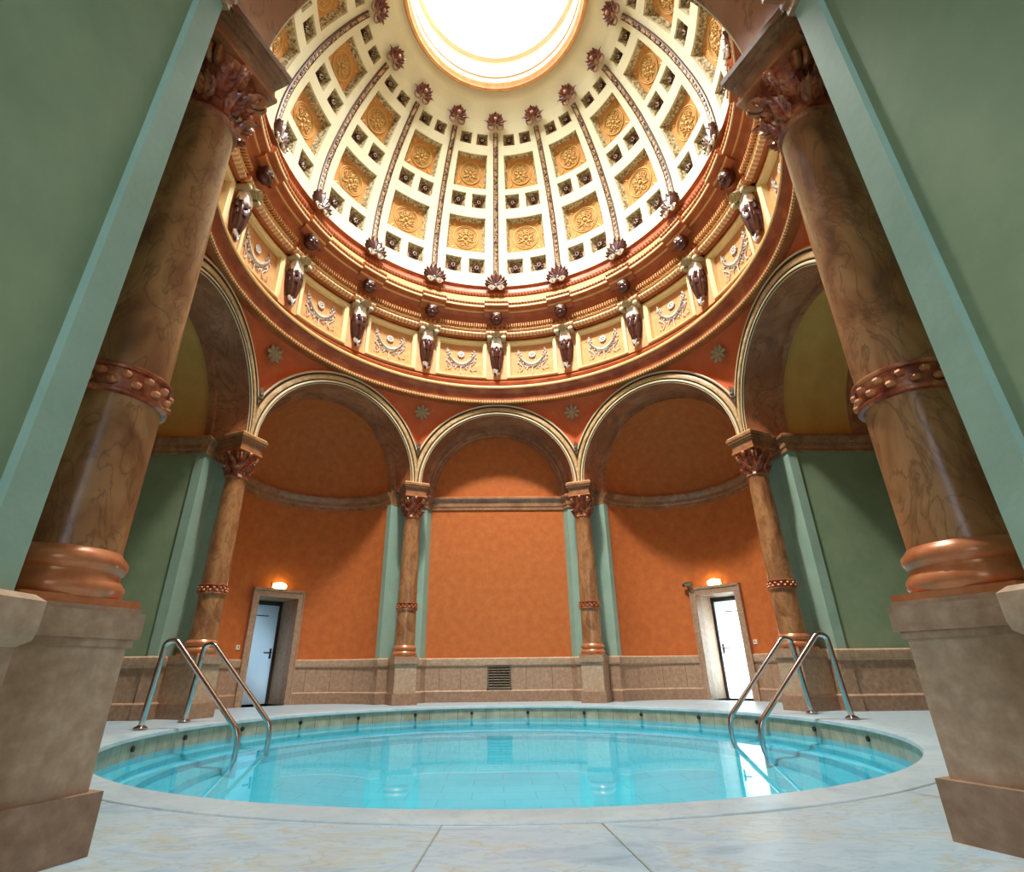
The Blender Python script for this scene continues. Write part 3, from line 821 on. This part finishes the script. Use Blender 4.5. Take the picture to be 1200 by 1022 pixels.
for k in range(8):
    kind = kinds[k]; side = SIDE[k]
    # plan path of the bay at wall level (from +t to -t)
    if kind == 'flat':
        niche = [(.33, DP), (.314, BACK), (-.314, BACK), (-.33, DP)]
    elif kind == 'apse':
        niche = arcpath(DP, RN, pi / 2, -pi / 2, 40)
    else:
        niche = [(.335, DP), (.335, PEND), (-.335, PEND), (-.335, DP)]
    # pilasters
    mb = MB()
    ztop = .82
    wall(mb, [MIT, (.33, DP)], DZ - .01, ztop); wall(mb, [(-.33, DP), (-MIT[0], DP)], DZ - .01, ztop)
    dret = BACK if kind == 'flat' else DP + .03
    tin = .314 if kind == 'flat' else .33
    wall(mb, [(.33, DP), (tin, dret)], DZ - .01, ztop); wall(mb, [(-tin, dret), (-.33, DP)], DZ - .01, ztop)
    if kind != 'flat':
        for s_ in (-1, 1): wall(mb, [(s_ * .33, DP + .03), (s_ * .336, DP + .031)], DZ - .01, ztop)
    o = rot_obj(mb.build(f'trim_{TRIM[0]}', ['plaster_teal'], smooth=20), k); TRIM[0] += 1
    struct(o, f'pale green pilaster strips flanking the {side} bay', 'pilaster')
    # niche wall + vault
    mb = MB()
    if kind == 'flat':
        wall(mb, niche[1:3], .10, 1.30)
        zf = [(.325, DP + .002), (.325, DP + .020), (.312, DP + .021), (.312, BACK)]
        arch(mb, [(RI, DP), (.326, DP + .002)], mi=1, clamp=False); arch(mb, zf, mi=1, clamp=False)
        arch(mb, [(.312, BACK - .008), (.300, BACK - .008), (.300, BACK + .004)], mi=1, clamp=False)
    elif kind == 'apse':
        if k in DOOR_T:
            tc = DOOR_T[k]; hw = .100
            aL = math.asin((tc + hw) / RN); aR = math.asin((tc - hw) / RN)
            wall(mb, arcpath(DP, RN, pi / 2, aL, 20), .05, .84); wall(mb, arcpath(DP, RN, aR, -pi / 2, 20), .05, .84)
            wall(mb, arcpath(DP, RN, aL, aR, 16), .425, .84)
        else:
            wall(mb, niche, .05, .84)
        rows = []                                      # half dome
        for i in range(17):
            e = pi / 2 * i / 16
            rows.append([(RN * cos(e) * sin(a), DP + RN * cos(e) * cos(a), ZC - .016 + RN * sin(e)) for a in [pi / 2 - pi * j / 40 for j in range(41)]])
        mb.grid(rows, 0)
        arch(mb, [(RI, DP - .002), (.338, DP)], mi=1, clamp=False); arch(mb, [(.338, DP), (.322, DP), (.322, DP + .022), (RN + .003, DP + .024)], mi=1, clamp=False)
    else:
        wall(mb, [(.336, DP + .03), (.336, PEND)], .10, .84, 3); wall(mb, [(-.336, PEND), (-.336, DP + .03)], .10, .84, 3)
        if k != 4: wall(mb, [(.34, PEND), (-.34, PEND)], .10, 1.26, 0)
        else:
            wall(mb, [(.34, PEND), (.22, PEND)], .10, 1.26, 3); wall(mb, [(-.22, PEND), (-.34, PEND)], .10, 1.26, 3)
            wall(mb, [(.22, PEND), (-.22, PEND)], .80, 1.26, 3); wall(mb, [(.22, PEND), (-.22, PEND)], .10, .22, 3)
        arch(mb, [(RI, DP), (.326, DP + .002)], mi=1, clamp=False); arch(mb, [(.326, DP), (.326, DP + .02)], mi=1, clamp=False)
        arch(mb, [(.326, DP + .02), (.338, DP + .022)], mi=1, clamp=False)
        arch(mb, [(.338, DP + .02), (.338, 1.28)], mi=4, clamp=False)
        arch(mb, [(.338, 1.28), (.318, 1.28), (.318, 1.34), (.338, 1.34)], mi=1, clamp=False)
        arch(mb, [(.338, 1.34), (.338, PEND)], mi=4, clamp=False)
    o = rot_obj(mb.build(f'wall_{side}', ['plaster_orange', 'soffit_marble', 'plaster_red', 'plaster_green', 'plaster_olive'], smooth=30), k)
    struct(o, {'flat': 'flat orange back wall of the shallow central niche', 'apse': f'curved orange wall and half dome of the {side} apse', 'passage': f'green walls and olive vault of the {side} passage'}[kind], 'wall')
    # archivolt and soffit
    mb = MB()
    prof = [(RO, FACE + .03), (RO, FACE - .006), (.398, FACE - .008), (.394, FACE - .006)]
    arch(mb, prof, mi=0)
    arch(mb, [(.394, FACE - .006), (.392, FACE + .002), (.387, FACE + .002), (.385, FACE - .004)], mi=1)
    arch(mb, [(.385, FACE - .004), (.378, FACE - .007), (.368, FACE - .006), (.366, FACE - .002)], mi=2)
    arch(mb, [(.366, FACE - .002), (.365, FACE + .003), (.362, FACE + .003), (.361, FACE - .001)], mi=1)
    arch(mb, [(.361, FACE - .001), (.357, FACE - .003), (.353, FACE - .002)], mi=0)
    arch(mb, [(.353, FACE - .002), (.353, FACE + .002), (.350, FACE + .002)], mi=1)
    arch(mb, [(.350, FACE + .002), (.348, FACE + .001), (RI, FACE + .004)], mi=0)
    arch(mb, [(RI, FACE + .004), (RI, DP)], mi=3)
    o = rot_obj(mb.build(f'trim_{TRIM[0]}', ['arch_fillet', 'groove_dark', 'arch_cream', 'soffit_marble'], smooth=35), k); TRIM[0] += 1
    struct(o, f'cream moulded arch over the {side} bay', 'arch')
    # pendentive between arch and ring beam
    mb = MB(); n = 40; rows = []
    nv = 10
    thV = math.asin(FACE * T8 / .398)
    for i in range(nv + 1):
        f = i / nv; row = []
        for j in range(n + 1):
            a = -thV + 2 * thV * j / n
            d = FACE + .004; t = .398 * sin(a) * d / FACE; z = ZC + .398 * cos(a)
            ang = atan2(t, d) * (D(22.5) / atan2(FACE * T8, FACE)); r1 = .905
            q = (r1 * sin(ang), r1 * cos(ang), 1.303)
            bul = .036 * sin(pi * f)
            rr = hypot(t, d)
            p = [t + (q[0] - t) * f, d + (q[1] - d) * f, z + (q[2] - z) * f]
            h = hypot(p[0], p[1]); p[0] *= (h + bul * (1 - cos(a) ** 2)) / h; p[1] *= (h + bul * (1 - cos(a) ** 2)) / h
            row.append(tuple(p))
        rows.append(row)
    mb.grid(rows, 0)
    o = rot_obj(mb.build(f'wall_spandrel_{side}', ['plaster_red'], smooth=40), k)
    struct(o, f'orange red spandrel surface above the {side} arch', 'wall')
    # impost moulding
    mb = MB()
    if kind == 'passage':
        strip(mb, [MIT, (.33, DP), (.33, DP + .03)], IMP, IMPM, (True, False)); strip(mb, [(-.33, DP + .03), (-.33, DP), (-MIT[0], DP)], IMP, IMPM, (False, True))
        strip(mb, [(.335, DP + .03), (.335, PEND)], IMP, IMPM, False); strip(mb, [(-.335, PEND), (-.335, DP + .03)], IMP, IMPM, False)
    else:
        strip(mb, [MIT] + ([(.33, DP)] if kind == 'apse' else []) + niche + ([(-.33, DP)] if kind == 'apse' else []) + [(-MIT[0], DP)], IMP, IMPM)
    o = rot_obj(mb.build(f'trim_{TRIM[0]}', ['impost_marble', 'fillet_gold'], smooth=25), k); TRIM[0] += 1
    struct(o, f'marble cornice at arch springing in the {side} bay', 'cornice')
    # dado
    mb = MB()
    if kind == 'passage':
        dado_mesh(mb, [MIT, (.33, DP), (.33, DP + .03)], (True, False)); dado_mesh(mb, [(-.33, DP + .03), (-.33, DP), (-MIT[0], DP)], (False, True))
        dado_mesh(mb, [(.335, DP + .02), (.335, PEND), (-.335, PEND), (-.335, DP + .02)], False)
    elif kind == 'apse' and k in DOOR_T:
        dado_mesh(mb, [MIT, (.33, DP)] + arcpath(DP, RN, pi / 2, math.asin((DOOR_T[k] + .108) / RN), 20)[1:], (True, False))
        dado_mesh(mb, arcpath(DP, RN, math.asin((DOOR_T[k] - .108) / RN), -pi / 2, 20)[:-1] + [(-.33, DP), (-MIT[0], DP)], (False, True))
    else:
        dado_mesh(mb, [MIT] + ([(.33, DP)] if kind == 'apse' else []) + niche[(0 if kind == 'flat' else 1):(None if kind == 'flat' else -1)] + ([(-.33, DP)] if kind == 'apse' else []) + [(-MIT[0], DP)], True)
    # vertical joints between the slabs
    if kind == 'flat':
        for t in (-.25, -.16, .115, .225): mb.box(t - .001, t + .001, BACK - .0076, BACK, .046, .136, 3)
    elif kind == 'apse':
        for a in (-70, -50, -33, 30, 48, 66):
            if k in DOOR_T and abs(a) < 25: continue
            a = radians(a); r1 = RN - .0073
            mb.grid([[(r1 * sin(a - .003), DP + r1 * cos(a - .003), z), (r1 * sin(a + .003), DP + r1 * cos(a + .003), z)] for z in (.046, .136)], 3)
    o = rot_obj(mb.build(f'baseboard_{side}', ['granite_pink', 'granite_dark', 'granite_light', 'groove_dark'], smooth=20), k)
    struct(o, f'pinkish stone dado along the {side} bay', 'dado')

# ------------------------------------------------------------------ columns
def build_column():
    root = empty('column'); root.location = (0, S, 0); org = (0, 1.0, 0)
    def part(mb, name, mats, par=root, sm=40, lab=None):
        o = mb.build(name, mats, None, org, sm); o.parent = par; o.location = (0, 0, 0)
        if lab: o['label'] = lab
        return o
    c = (0, 1.0)
    mb = MB()                                          # pedestal block
    w = .043
    y0, y1 = 1.0 - w, 1.098
    for z0, z1, e, mi in ((0, .040, .007, 1), (.040, .140, .0, 0), (.140, .146, .003, 2), (.146, .166, .006, 2), (.166, .170, .003, 2)):
        mb.box(-w - e, w + e, y0 - e, y1, z0, z1, mi)
    part(mb, 'pedestal', ['granite_light', 'granite_dark', 'granite_pink'])
    mb = MB()
    mb.box(-.045, .045, .955, 1.045, .170, .176, 0)
    pr = [(.046, .176), (.0485, .180), (.0485, .186), (.0455, .190), (.0435, .1925), (.0435, .196), (.0455, .198), (.047, .202), (.0465, .207), (.0425, .211), (.0405, .214)]
    mb.lathe(pr, c, 32, 0)
    part(mb, 'base', ['copper_gold'], lab='coppery moulded column base')
    mb = MB()
    n = 20
    pr = []
    for i in range(n + 1):
        z = .212 + (.742 - .212) * i / n; s = i / n
        pr.append((.0400 - .0065 * s ** 1.5, z))
    mb.lathe(pr, c, 32, 0)
    part(mb, 'shaft', ['column_marble'])
    mb = MB()
    for z in (.352, .376): mb.lathe([(.0395, z - .003), (.0435, z - .002), (.0442, z), (.0435, z + .002), (.0395, z + .003)], c, 32, 0)
    mb.lathe([(.0405, .354), (.0415, .364), (.0405, .374)], c, 32, 0)
    for j in range(14):
        a = 2 * pi * j / 14
        for q, zz in ((0, .360), (pi / 14, .368)):
            mb.ball((c[0] + .042 * sin(a + q), c[1] + .042 * cos(a + q), zz), .005, .005, .004, 6, 4, 1)
    part(mb, 'ring_band', ['capital_red', 'copper_gold'], lab='carved ring round the shaft')
    mb = MB()                                          # capital
    mb.lathe([(.0338, .738), (.037, .741), (.037, .745), (.0345, .748), (.034, .755), (.035, .79), (.040, .82), (.046, .834)], c, 24, 0)
    for tier, (z0, ln, w, r0, cu) in enumerate(((.748, .038, .0105, .0345, .50), (.764, .050, .0105, .0345, .50), (.790, .040, .0075, .036, .45))):
        for j in range(8):
            a = 2 * pi * (j + .5 * (tier % 2)) / 8
            M = Matrix.Translation((c[0] + r0 * sin(a), c[1] + r0 * cos(a), z0)) @ Matrix.Rotation(-a + pi, 4, 'Z') @ Matrix.Rotation(radians(90), 4, 'X')
            mb.acanthus(M, ln, w * 1.25, cu, 0)
    for j in range(4):
        a = pi / 4 + j * pi / 2
        for s_ in (-1, 1):
            pts = []
            for q in range(18):
                th = q / 17 * 2.8 * pi; rr = .013 * (1 - q / 22)
                u = .048 + rr * cos(th + pi * .9); zz = .818 + rr * sin(th + pi * .9)
                aa = a + s_ * .09
                pts.append((c[0] + u * sin(aa), c[1] + u * cos(aa), zz))
            mb.tube(pts, .0042, 6, 1)
        a2 = j * pi / 2
        mb.ball((c[0] + .047 * sin(a2), c[1] + .047 * cos(a2), .826), .008, .008, .008, 8, 6, 1)
    for sx, w_, z0, z1 in ((0, .050, .832, .838),):
        mb.box(-w_, w_, 1 - w_, 1 + w_, z0, z1, 1)
    part(mb, 'capital', ['capital_red', 'copper_gold'], lab='carved red gold leafy capital')
    mb = MB()                                          # impost block
    for z0, z1, e, mi in ((.838, .846, .047, 0), (.846, .866, .046, 0), (.866, .874, .050, 0), (.874, .882, .055, 0), (.882, .892, .058, 0), (.892, .898, .054, 1)):
        mb.box(-e, e, 1 - e, 1.085, z0, z1, mi)
    part(mb, 'impost_block', ['impost_marble', 'fillet_gold'], sm=20)
    return root
colp = build_column(); cl = colp.location.copy()
CLAB = {0.5: 'brown marble column right of the central niche', -0.5: 'brown marble column left of the central niche',
        1.5: 'brown marble column between the white door apse and the wide right arch', -1.5: 'brown marble column between the blue door apse and the wide left arch',
        2.5: 'nearer brown column right of the wide right arch', -2.5: 'nearer brown column left of the wide left arch',
        3.5: 'nearest column, its dark capital seen from below at upper right', -3.5: 'nearest column, its dark capital seen from below at upper left'}
first = True
for q in (0.5, -0.5, 1.5, -1.5, 2.5, -2.5, 3.5, -3.5):
    o = colp if first else copy_tree(colp); first = False
    o.location = cl; o.rotation_euler = (0, 0, 0); rotz(o, q * pi / 4)
    tag(o, CLAB[q], 'column', 'marble columns round the pool', 'thing')

# spandrel rosettes and leaf drops at the arch junctions
mb = MB()
for j in range(8):
    a = 2 * pi * j / 8
    mb.leaf(Matrix.Rotation(a, 4, 'Z') @ Matrix.Translation((0, .008, .002)), .030, .0095, .004, .15, 5, 0, lobes=2)
    mb.leaf(Matrix.Rotation(a + pi / 8, 4, 'Z') @ Matrix.Translation((0, .006, .001)), .026, .006, .003, .1, 5, 1)
mb.ball((0, 0, .006), .009, .009, .007, 10, 6, 0)
ros = mb.build('spandrel_rosette', ['spandrel_rosette', 'rosette_bronze'])
mb = MB()
mb.leaf(Matrix.Identity(4), .034, .010, .006, .1, 6, 0); mb.leaf(Matrix.Rotation(pi, 4, 'Z'), .022, .008, .006, .1, 6, 0)
mb.ball((0, 0, .006), .008, .008, .006, 8, 6, 0)
drop = mb.build('leaf_drop', ['rosette_bronze'])
first = True
for q, nm in ((.5, 'right of the central arch'), (-.5, 'left of the central arch'), (1.5, 'above the right handrails, outer right spandrel'), (-1.5, 'above the left handrails, outer left spandrel'), (2.5, 'above the wide right arch, nearer spandrel'), (-2.5, 'above the wide left arch, nearer spandrel')):
    a = q * pi / 4
    for proto, r, z, tilt, lab, cat, grp in ((ros, .936, 1.243, 14, f'small grey gold rosette on the orange spandrel {nm}', 'rosette', 'rosettes on the spandrels'),
                                   (drop, .964, 1.068, 2, f'small dark leaf drop where arches meet, {nm}', 'ornament', 'leaf drops between the arches')):
        o = proto if first else proto.copy()
        if not first: COL.objects.link(o)
        n = Vector((-sin(a) * cos(D(tilt)), -cos(a) * cos(D(tilt)), -sin(D(tilt)))); x = Vector((cos(a), -sin(a), 0)) * -1; x = -x; y = n.cross(x)
        M = Matrix.Identity(4)
        for i in range(3): M[i][0] = x[i]; M[i][1] = y[i]; M[i][2] = n[i]
        M.translation = Vector((r * sin(a), r * cos(a), z)) * S
        o.matrix_world = M; tag(o, lab, cat, grp)
    first = False

# ------------------------------------------------------------------ doors in the two apses
def build_door(k, num, labelled):
    tc = DOOR_T[k]
    hin = 1 if k == 1 else -1                          # handle side sign handled below
    root = empty(f'door_{num}'); struct(root, labelled, 'door')
    a = k * pi / 4
    root.location = Vector(L(k, tc, 1.32, 0)) * S; root.rotation_euler = (0, 0, -a)
    org = (0, 1.32, 0)
    def part(mb, name, mats, par=root, sm=30):
        o = mb.build(name, mats, None, org, sm); o.parent = par; o.location = (0, 0, 0); return o
    ow, iw, ot, it = .110, .084, .444, .410
    f0, f1 = 1.318, 1.365; leafd = 1.47
    mb = MB()
    for sx in (-1, 1):
        mb.box(*(sorted((sx * iw, sx * ow))), f0, f1, 0, ot, 0)
    mb.box(-iw, iw, f0, f1, it, ot, 0)
    for sx in (-1, 1): mb.box(*(sorted((sx * (iw + .020), sx * ow))), f0 - .003, f0, 0, ot, 0)
    mb.box(-ow, ow, f0 - .003, f0, it + .024, ot, 0)
    for sx in (-1, 1): mb.box(*(sorted((sx * iw, sx * (iw + .01)))), f1, leafd + .03, 0, it + .01, 1)
    mb.box(-iw, iw, f1, leafd + .03, it, it + .012, 1)
    mb.box(-iw, iw, f0, leafd + .03, -.004, .0, 1)
    part(mb, 'frame', ['granite_pink', 'granite_light'])
    hs = -1 if k == 1 else 1                           # lever side
    mb = MB()
    for sx in (-1, 1): mb.box(*(sorted((sx * (iw - .012), sx * iw))), leafd - .004, leafd + .012, 0, it, 0)
    mb.box(-iw, iw, leafd - .004, leafd + .012, it - .018, it, 0)
    part(mb, 'jamb', ['dark_metal'])
    mb = MB(); mb.box(-iw + .012, iw - .012, leafd, leafd + .006, .002, it - .018)
    lf = part(mb, 'leaf', ['door_glass'])
    mb = MB()
    mb.box(hs * (iw - .022) - .004, hs * (iw - .022) + .004, leafd - .003, leafd, .175, .215)
    mb.tube([(hs * (iw - .022), leafd - .002, .198), (hs * (iw - .022), leafd - .012, .198), (hs * (iw - .03), leafd - .014, .198), (hs * (iw - .056), leafd - .014, .198)], .003, 8)
    o = part(mb, 'handle', ['dark_metal']); o.parent = lf
    mb = MB(); mb.box(-.030, .030, leafd - .0025, leafd, .345, .349)
    o = part(mb, 'rail', ['dark_metal']); o.parent = lf
    return root
build_door(1, 1, 'brightly lit white door in the right apse')
build_door(7, 2, 'blue white door in the left apse')
# light well behind each door: the daylit lobby the frosted leaves face
for k, nm, en in ((1, 'lobby_lamp_right', 420), (7, 'lobby_lamp_left', 13)):
    ld = bpy.data.lights.new(nm, 'AREA'); ld.shape = 'RECTANGLE'; ld.size = .17 * S; ld.size_y = .40 * S; ld.energy = en
    ld.color = (1, .97, .92) if k == 1 else (.75, .9, 1)
    lo = bpy.data.objects.new(nm, ld); COL.objects.link(lo)
    lo.location = Vector(L(k, DOOR_T[k], 1.54, .2)) * S
    dirv = Vector(L(k, 0, -1, 0)); lo.rotation_euler = dirv.to_track_quat('-Z', 'Z').to_euler()

# lamps above the doors
def lamp(k, t, lab):
    root = empty('wall_lamp', lab, 'lamp', 'lit lamps above the doors')
    d = DP + sqrt(RN ** 2 - t * t) - .001
    root.location = Vector(L(k, t, d, .458)) * S; root.rotation_euler = (0, 0, -k * pi / 4)
    mb = MB(); mb.box(-.029, .029, -.006, .002, -.014, .014); mb.box(-.025, .025, -.010, -.006, -.011, .011)
    o = mb.build('back_plate', ['white_plastic'], root); 
    mb = MB(); mb.ball((0, -.016, 0), .029, .014, .0155, 18, 12)
    o = mb.build('lamp_globe', ['lamp_glass'], root)
    mb = MB()
    mb.tube([(-.030, -.010, 0), (-.018, -.0285, 0), (0, -.0315, 0), (.018, -.0285, 0), (.030, -.010, 0)], .0012, 6)
    mb.build('guard', ['vent_metal'], root)
lamp(1, -.014, 'glowing oval wall lamp above the white door')
lamp(7, .014, 'glowing oval wall lamp above the blue door')
# switches
for k, t, nm in ((7, -.110, 'small white switch plate left of the blue door'), (1, .108, 'small white switch plate right of the white door')):
    root = empty('wall_switch', nm, 'switch', 'switch plates beside the doors')
    d = DP + sqrt(RN ** 2 - t * t) - .0005
    root.location = Vector(L(k, t * 1.07, d - .003, .212)) * S; root.rotation_euler = (0, 0, -k * pi / 4 - math.asin(t / RN))
    mb = MB(); mb.box(-.008, .008, -.002, .006, -.0085, .0085); mb.build('plate', ['white_plastic'], root)
    mb = MB(); mb.box(-.0018, .0018, -.0035, -.002, -.002, .004); mb.build('rocker', ['vent_metal'], root)
# security camera
root = empty('security_camera', 'small security camera above the left corner of the white door frame', 'camera')
t = -.118; d = DP + sqrt(RN ** 2 - t * t)
root.location = Vector(L(1, t, d - .002, .455)) * S; root.rotation_euler = (0, 0, -pi / 4)
mb = MB(); mb.tube([(0, .004, -.004), (0, -.012, -.004), (0, -.020, .002)], .003, 8); mb.build('bracket', ['vent_metal'], root)
mb = MB(); mb.box(-.012, .018, -.032, -.014, -.005, .010); mb.box(-.014, .020, -.034, -.012, .010, .012); mb.build('housing', ['olive_paint'], root)
mb = MB(); mb.tube([(-.012, -.023, .002), (-.024, -.026, .001)], .0068, 14); mb.build('lens', ['black_rubber'], root)

# vent grille in the central dado
root = empty('vent_grille', 'square metal grille low in the central stone dado', 'vent'); root.location = Vector((.0015, BACK - .008, .094)) * S
mb = MB()
w, h = .051, .051
for x0, x1, z0, z1 in ((-w, w, h - .006, h), (-w, w, -h, -h + .006), (-w, -w + .006, -h, h), (w - .006, w, -h, h)): mb.box(x0, x1, -.004, .008, z0, z1)
mb.build('frame', ['vent_metal'], root)
mb = MB(); mb.box(-w + .004, w - .004, .001, .007, -h + .004, h - .004); mb.build('backing', ['vent_dark'], root)
for i in range(9):
    z = -.040 + .010 * i
    mb = MB(); mb.add([(-w + .006, -.003, z - .0022), (w - .006, -.003, z - .0022), (w - .006, .002, z + .003), (-w + .006, .002, z + .003), (-w + .006, -.001, z - .003), (w - .006, -.001, z - .003)], [(0, 1, 2, 3), (0, 4, 5, 1)])
    mb.box(-w + .006, w - .006, -.003, .001, z - .003, z - .0005); mb.build('slat', ['vent_metal'], root)
for x in (-.026, 0, .026):
    mb = MB(); mb.box(x - .0012, x + .0012, -.0045, -.003, -h + .006, h - .006); mb.build('bar', ['vent_metal'], root)

# ------------------------------------------------------------------ floor, pool
RP = .778; ZW = -.040
mb = MB()
N = 96
def ringpts(r, z): return [(r * sin(2 * pi * j / N), r * cos(2 * pi * j / N), z) for j in range(N)]
mb.grid([ringpts(r, 0) for r in (RP + .055, .95, 1.1, 1.4, 1.8, 2.3)], 0, closed=True)
for a in (-175.3, -150, -128, -100, 175.3, 151, 128, 100, -75, -50, -25, 0, 25, 50, 75):     # joints between the paving slabs
    ar = radians(a); c, s_ = cos(ar), sin(ar)
    mb.add([(r * s_ + t * c, r * c - t * s_, .0006) for r in (RP + .055, 1.3) for t in (-.0008, .0008)], [(0, 1, 3, 2)], 1)
struct(mb.build('floor', ['deck_marble', 'tile_grout'], smooth=0), 'pale marble floor round the pool', 'floor')
mb = MB()
mb.grid([ringpts(RP + .0545, -.01), ringpts(RP + .0545, .0002), ringpts(RP + .0535, .0012), ringpts(RP + .004, .0012), ringpts(RP, 0)], 0, closed=True)
mb.grid([ringpts(RP, 0), ringpts(RP - .001, -.006), ringpts(RP + .003, -.008)], 0, closed=True)
mb.grid([ringpts(RP + .003, -.008), ringpts(RP + .003, ZW)], 1, closed=True)
cop = mb.build('trim_50', ['coping_stone', 'coping_tile'], smooth=30); struct(cop, 'pale stone coping ring with tiled inner face round the pool', 'coping')
for j in range(24):
    a = (j + .5) * 2 * pi / 24
    if abs(((a + pi) % (2 * pi)) - pi) > 1.75: continue
    mb = MB(); r = RP + .003
    mb.tube([(r * sin(a), r * cos(a), -.022), ((r - .004) * sin(a), (r - .004) * cos(a), -.022)], .0055, 12)
    mb.build('outlet', ['black_rubber'], cop)
mb = MB()
steps = [(RP + .003, ZW), (RP + .003, -.052), (.752, -.054), (.750, -.064), (.715, -.066), (.713, -.078), (.66, -.081), (.655, -.094), (.55, -.11), (.30, -.135), (.0, -.14)]
for i in range(len(steps) - 1):
    r0, z0 = steps[i]; r1, z1 = steps[i + 1]
    mb.grid([ringpts(r0, z0), ringpts(max(r1, .001), z1)], 1 if i in (2, 4, 6) else 0, closed=True)
struct(mb.build('pool_basin', ['basin_tile', 'basin_edge'], smooth=0), 'turquoise tiled pool basin with ring steps', 'pool')
mb = MB()
mb.add([(0, 0, ZW)] + ringpts(RP + .003, ZW), [(0, 1 + (j + 1) % N, 1 + j) for j in range(N)])
tag(mb.build('pool_water', 'pool_water', smooth=0), 'clear turquoise water filling the round pool', 'water', kind='stuff')

# ------------------------------------------------------------------ handrails
def fillet(pts, r, n=6):
    P = [Vector(p) for p in pts]; out = [P[0]]
    for i in range(1, len(P) - 1):
        a = (P[i - 1] - P[i]); b = (P[i + 1] - P[i]); rr = min(r, a.length * .45, b.length * .45)
        p0 = P[i] + a.normalized() * rr; p2 = P[i] + b.normalized() * rr
        for j in range(n + 1):
            s = j / n; out.append(p0 * (1 - s) ** 2 + P[i] * 2 * s * (1 - s) + p2 * s * s)
    out.append(P[-1]); return [tuple(p) for p in out]
for sx, y, lab in ((1, .25, 'steel handrail of the right pair, farther from the viewer'), (1, .072, 'steel handrail of the right pair, nearer to the viewer'),
                   (-1, .242, 'steel handrail of the left pair, farther from the viewer'), (-1, .05, 'steel handrail of the left pair, nearer to the viewer')):
    root = empty('pool_handrail', lab, 'handrail', 'steel handrails at the pool steps'); root.location = Vector((sx * .85, y, .003)) * S
    org = (sx * .85, y, .003)
    mb = MB()
    x = lambda v: sx * v
    pts = fillet([(x(.622), y, -.0785 if y > .2 else -.099), (x(.624), y, -.008), (x(.818), y, .198), (x(.842), y, .192), (x(.856), y, .003)], .022)
    mb.tube(pts, .0066, 12)
    o = mb.build('rail', ['steel'], None, org, 60); o.parent = root; o.location = (0, 0, 0)
    mb = MB(); mb.lathe([(.0066, .010), (.012, .007), (.016, .004), (.016, .003)], (x(.856), y), 16)
    o = mb.build('floor_flange', ['steel'], None, org, 40); o.parent = root; o.location = (0, 0, 0)

# ------------------------------------------------------------------ rear window (behind the viewer) and light
root = empty('window_2'); struct(root, 'tall window at the end of the passage behind the viewer', 'window'); root.location = Vector((0, -PEND, .22)) * S
mb = MB()
for x0, x1, z0, z1 in ((-.22, -.20, .22, .80), (.20, .22, .22, .80), (-.2, .2, .78, .80), (-.2, .2, .22, .24), (-.008, .008, .24, .78), (-.2, .2, .55, .562)): mb.box(x0, x1, -PEND - .02, -PEND + .006, z0, z1)
o = mb.build('frame', ['fillet_white'], None, (0, -PEND, .22)); o.parent = root; o.location = (0, 0, 0)
mb = MB(); mb.add([(-.2, -PEND - .01, .24), (.2, -PEND - .01, .24), (.2, -PEND - .01, .78), (-.2, -PEND - .01, .78)], [(0, 1, 2, 3)])
o = mb.build('pane', ['daylight_glass'], None, (0, -PEND, .22)); o.parent = root; o.location = (0, 0, 0)

ld = bpy.data.lights.new('skylight_daylight', 'AREA'); ld.shape = 'DISK'; ld.size = .74 * S; ld.energy = 840; ld.spread = radians(116); ld.color = (.98, .99, 1)
lo = bpy.data.objects.new('skylight_daylight', ld); COL.objects.link(lo); lo.location = (0, 0, 3.145 * S); lo.rotation_euler = Vector((.10, .22, -1)).to_track_quat('-Z', 'Y').to_euler()
# the sunward patch of the skylight, brighter than the rest of the glass
ld = bpy.data.lights.new('skylight_sun_patch', 'AREA'); ld.shape = 'DISK'; ld.size = .23 * S; ld.energy = 1640; ld.spread = radians(110); ld.color = (1, .985, .95)
lo = bpy.data.objects.new('skylight_sun_patch', ld); COL.objects.link(lo); lo.location = (-.14 * S, -.19 * S, 3.14 * S); lo.rotation_euler = Vector((.16, .24, -1)).to_track_quat('-Z', 'Y').to_euler()
w = bpy.data.worlds.new('world'); scene.world = w; w.use_nodes = True
w.node_tree.nodes['Background'].inputs[0].default_value = (.8, .9, 1, 1); w.node_tree.nodes['Background'].inputs[1].default_value = .02

# ------------------------------------------------------------------ camera
cd = bpy.data.cameras.new('camera'); cam = bpy.data.objects.new('camera', cd); COL.objects.link(cam)
F = 613.633
cd.sensor_fit = 'HORIZONTAL'; cd.sensor_width = 36; cd.lens = F / 1200 * 36; cd.shift_x = (600 - 587.5) / 1200
cd.clip_start = .02; cd.clip_end = 200
yaw, pitch, roll = .0191, .4203, -.0115
f = Vector((sin(yaw) * cos(pitch), cos(yaw) * cos(pitch), sin(pitch))); r0 = Vector((cos(yaw), -sin(yaw), 0)); u0 = r0.cross(f)
r = r0 * cos(roll) + u0 * sin(roll); u = -r0 * sin(roll) + u0 * cos(roll)
M = Matrix.Identity(4)
for i in range(3): M[i][0] = r[i]; M[i][1] = u[i]; M[i][2] = -f[i]
M.translation = Vector((-.0241, -1.3701, .1199)) * S
cam.matrix_world = M
scene.camera = cam
vs = scene.view_settings
vs.view_transform = 'Standard'; vs.look = 'None'; vs.gamma = 1; vs.exposure = 0.0; vs.use_curve_mapping = False
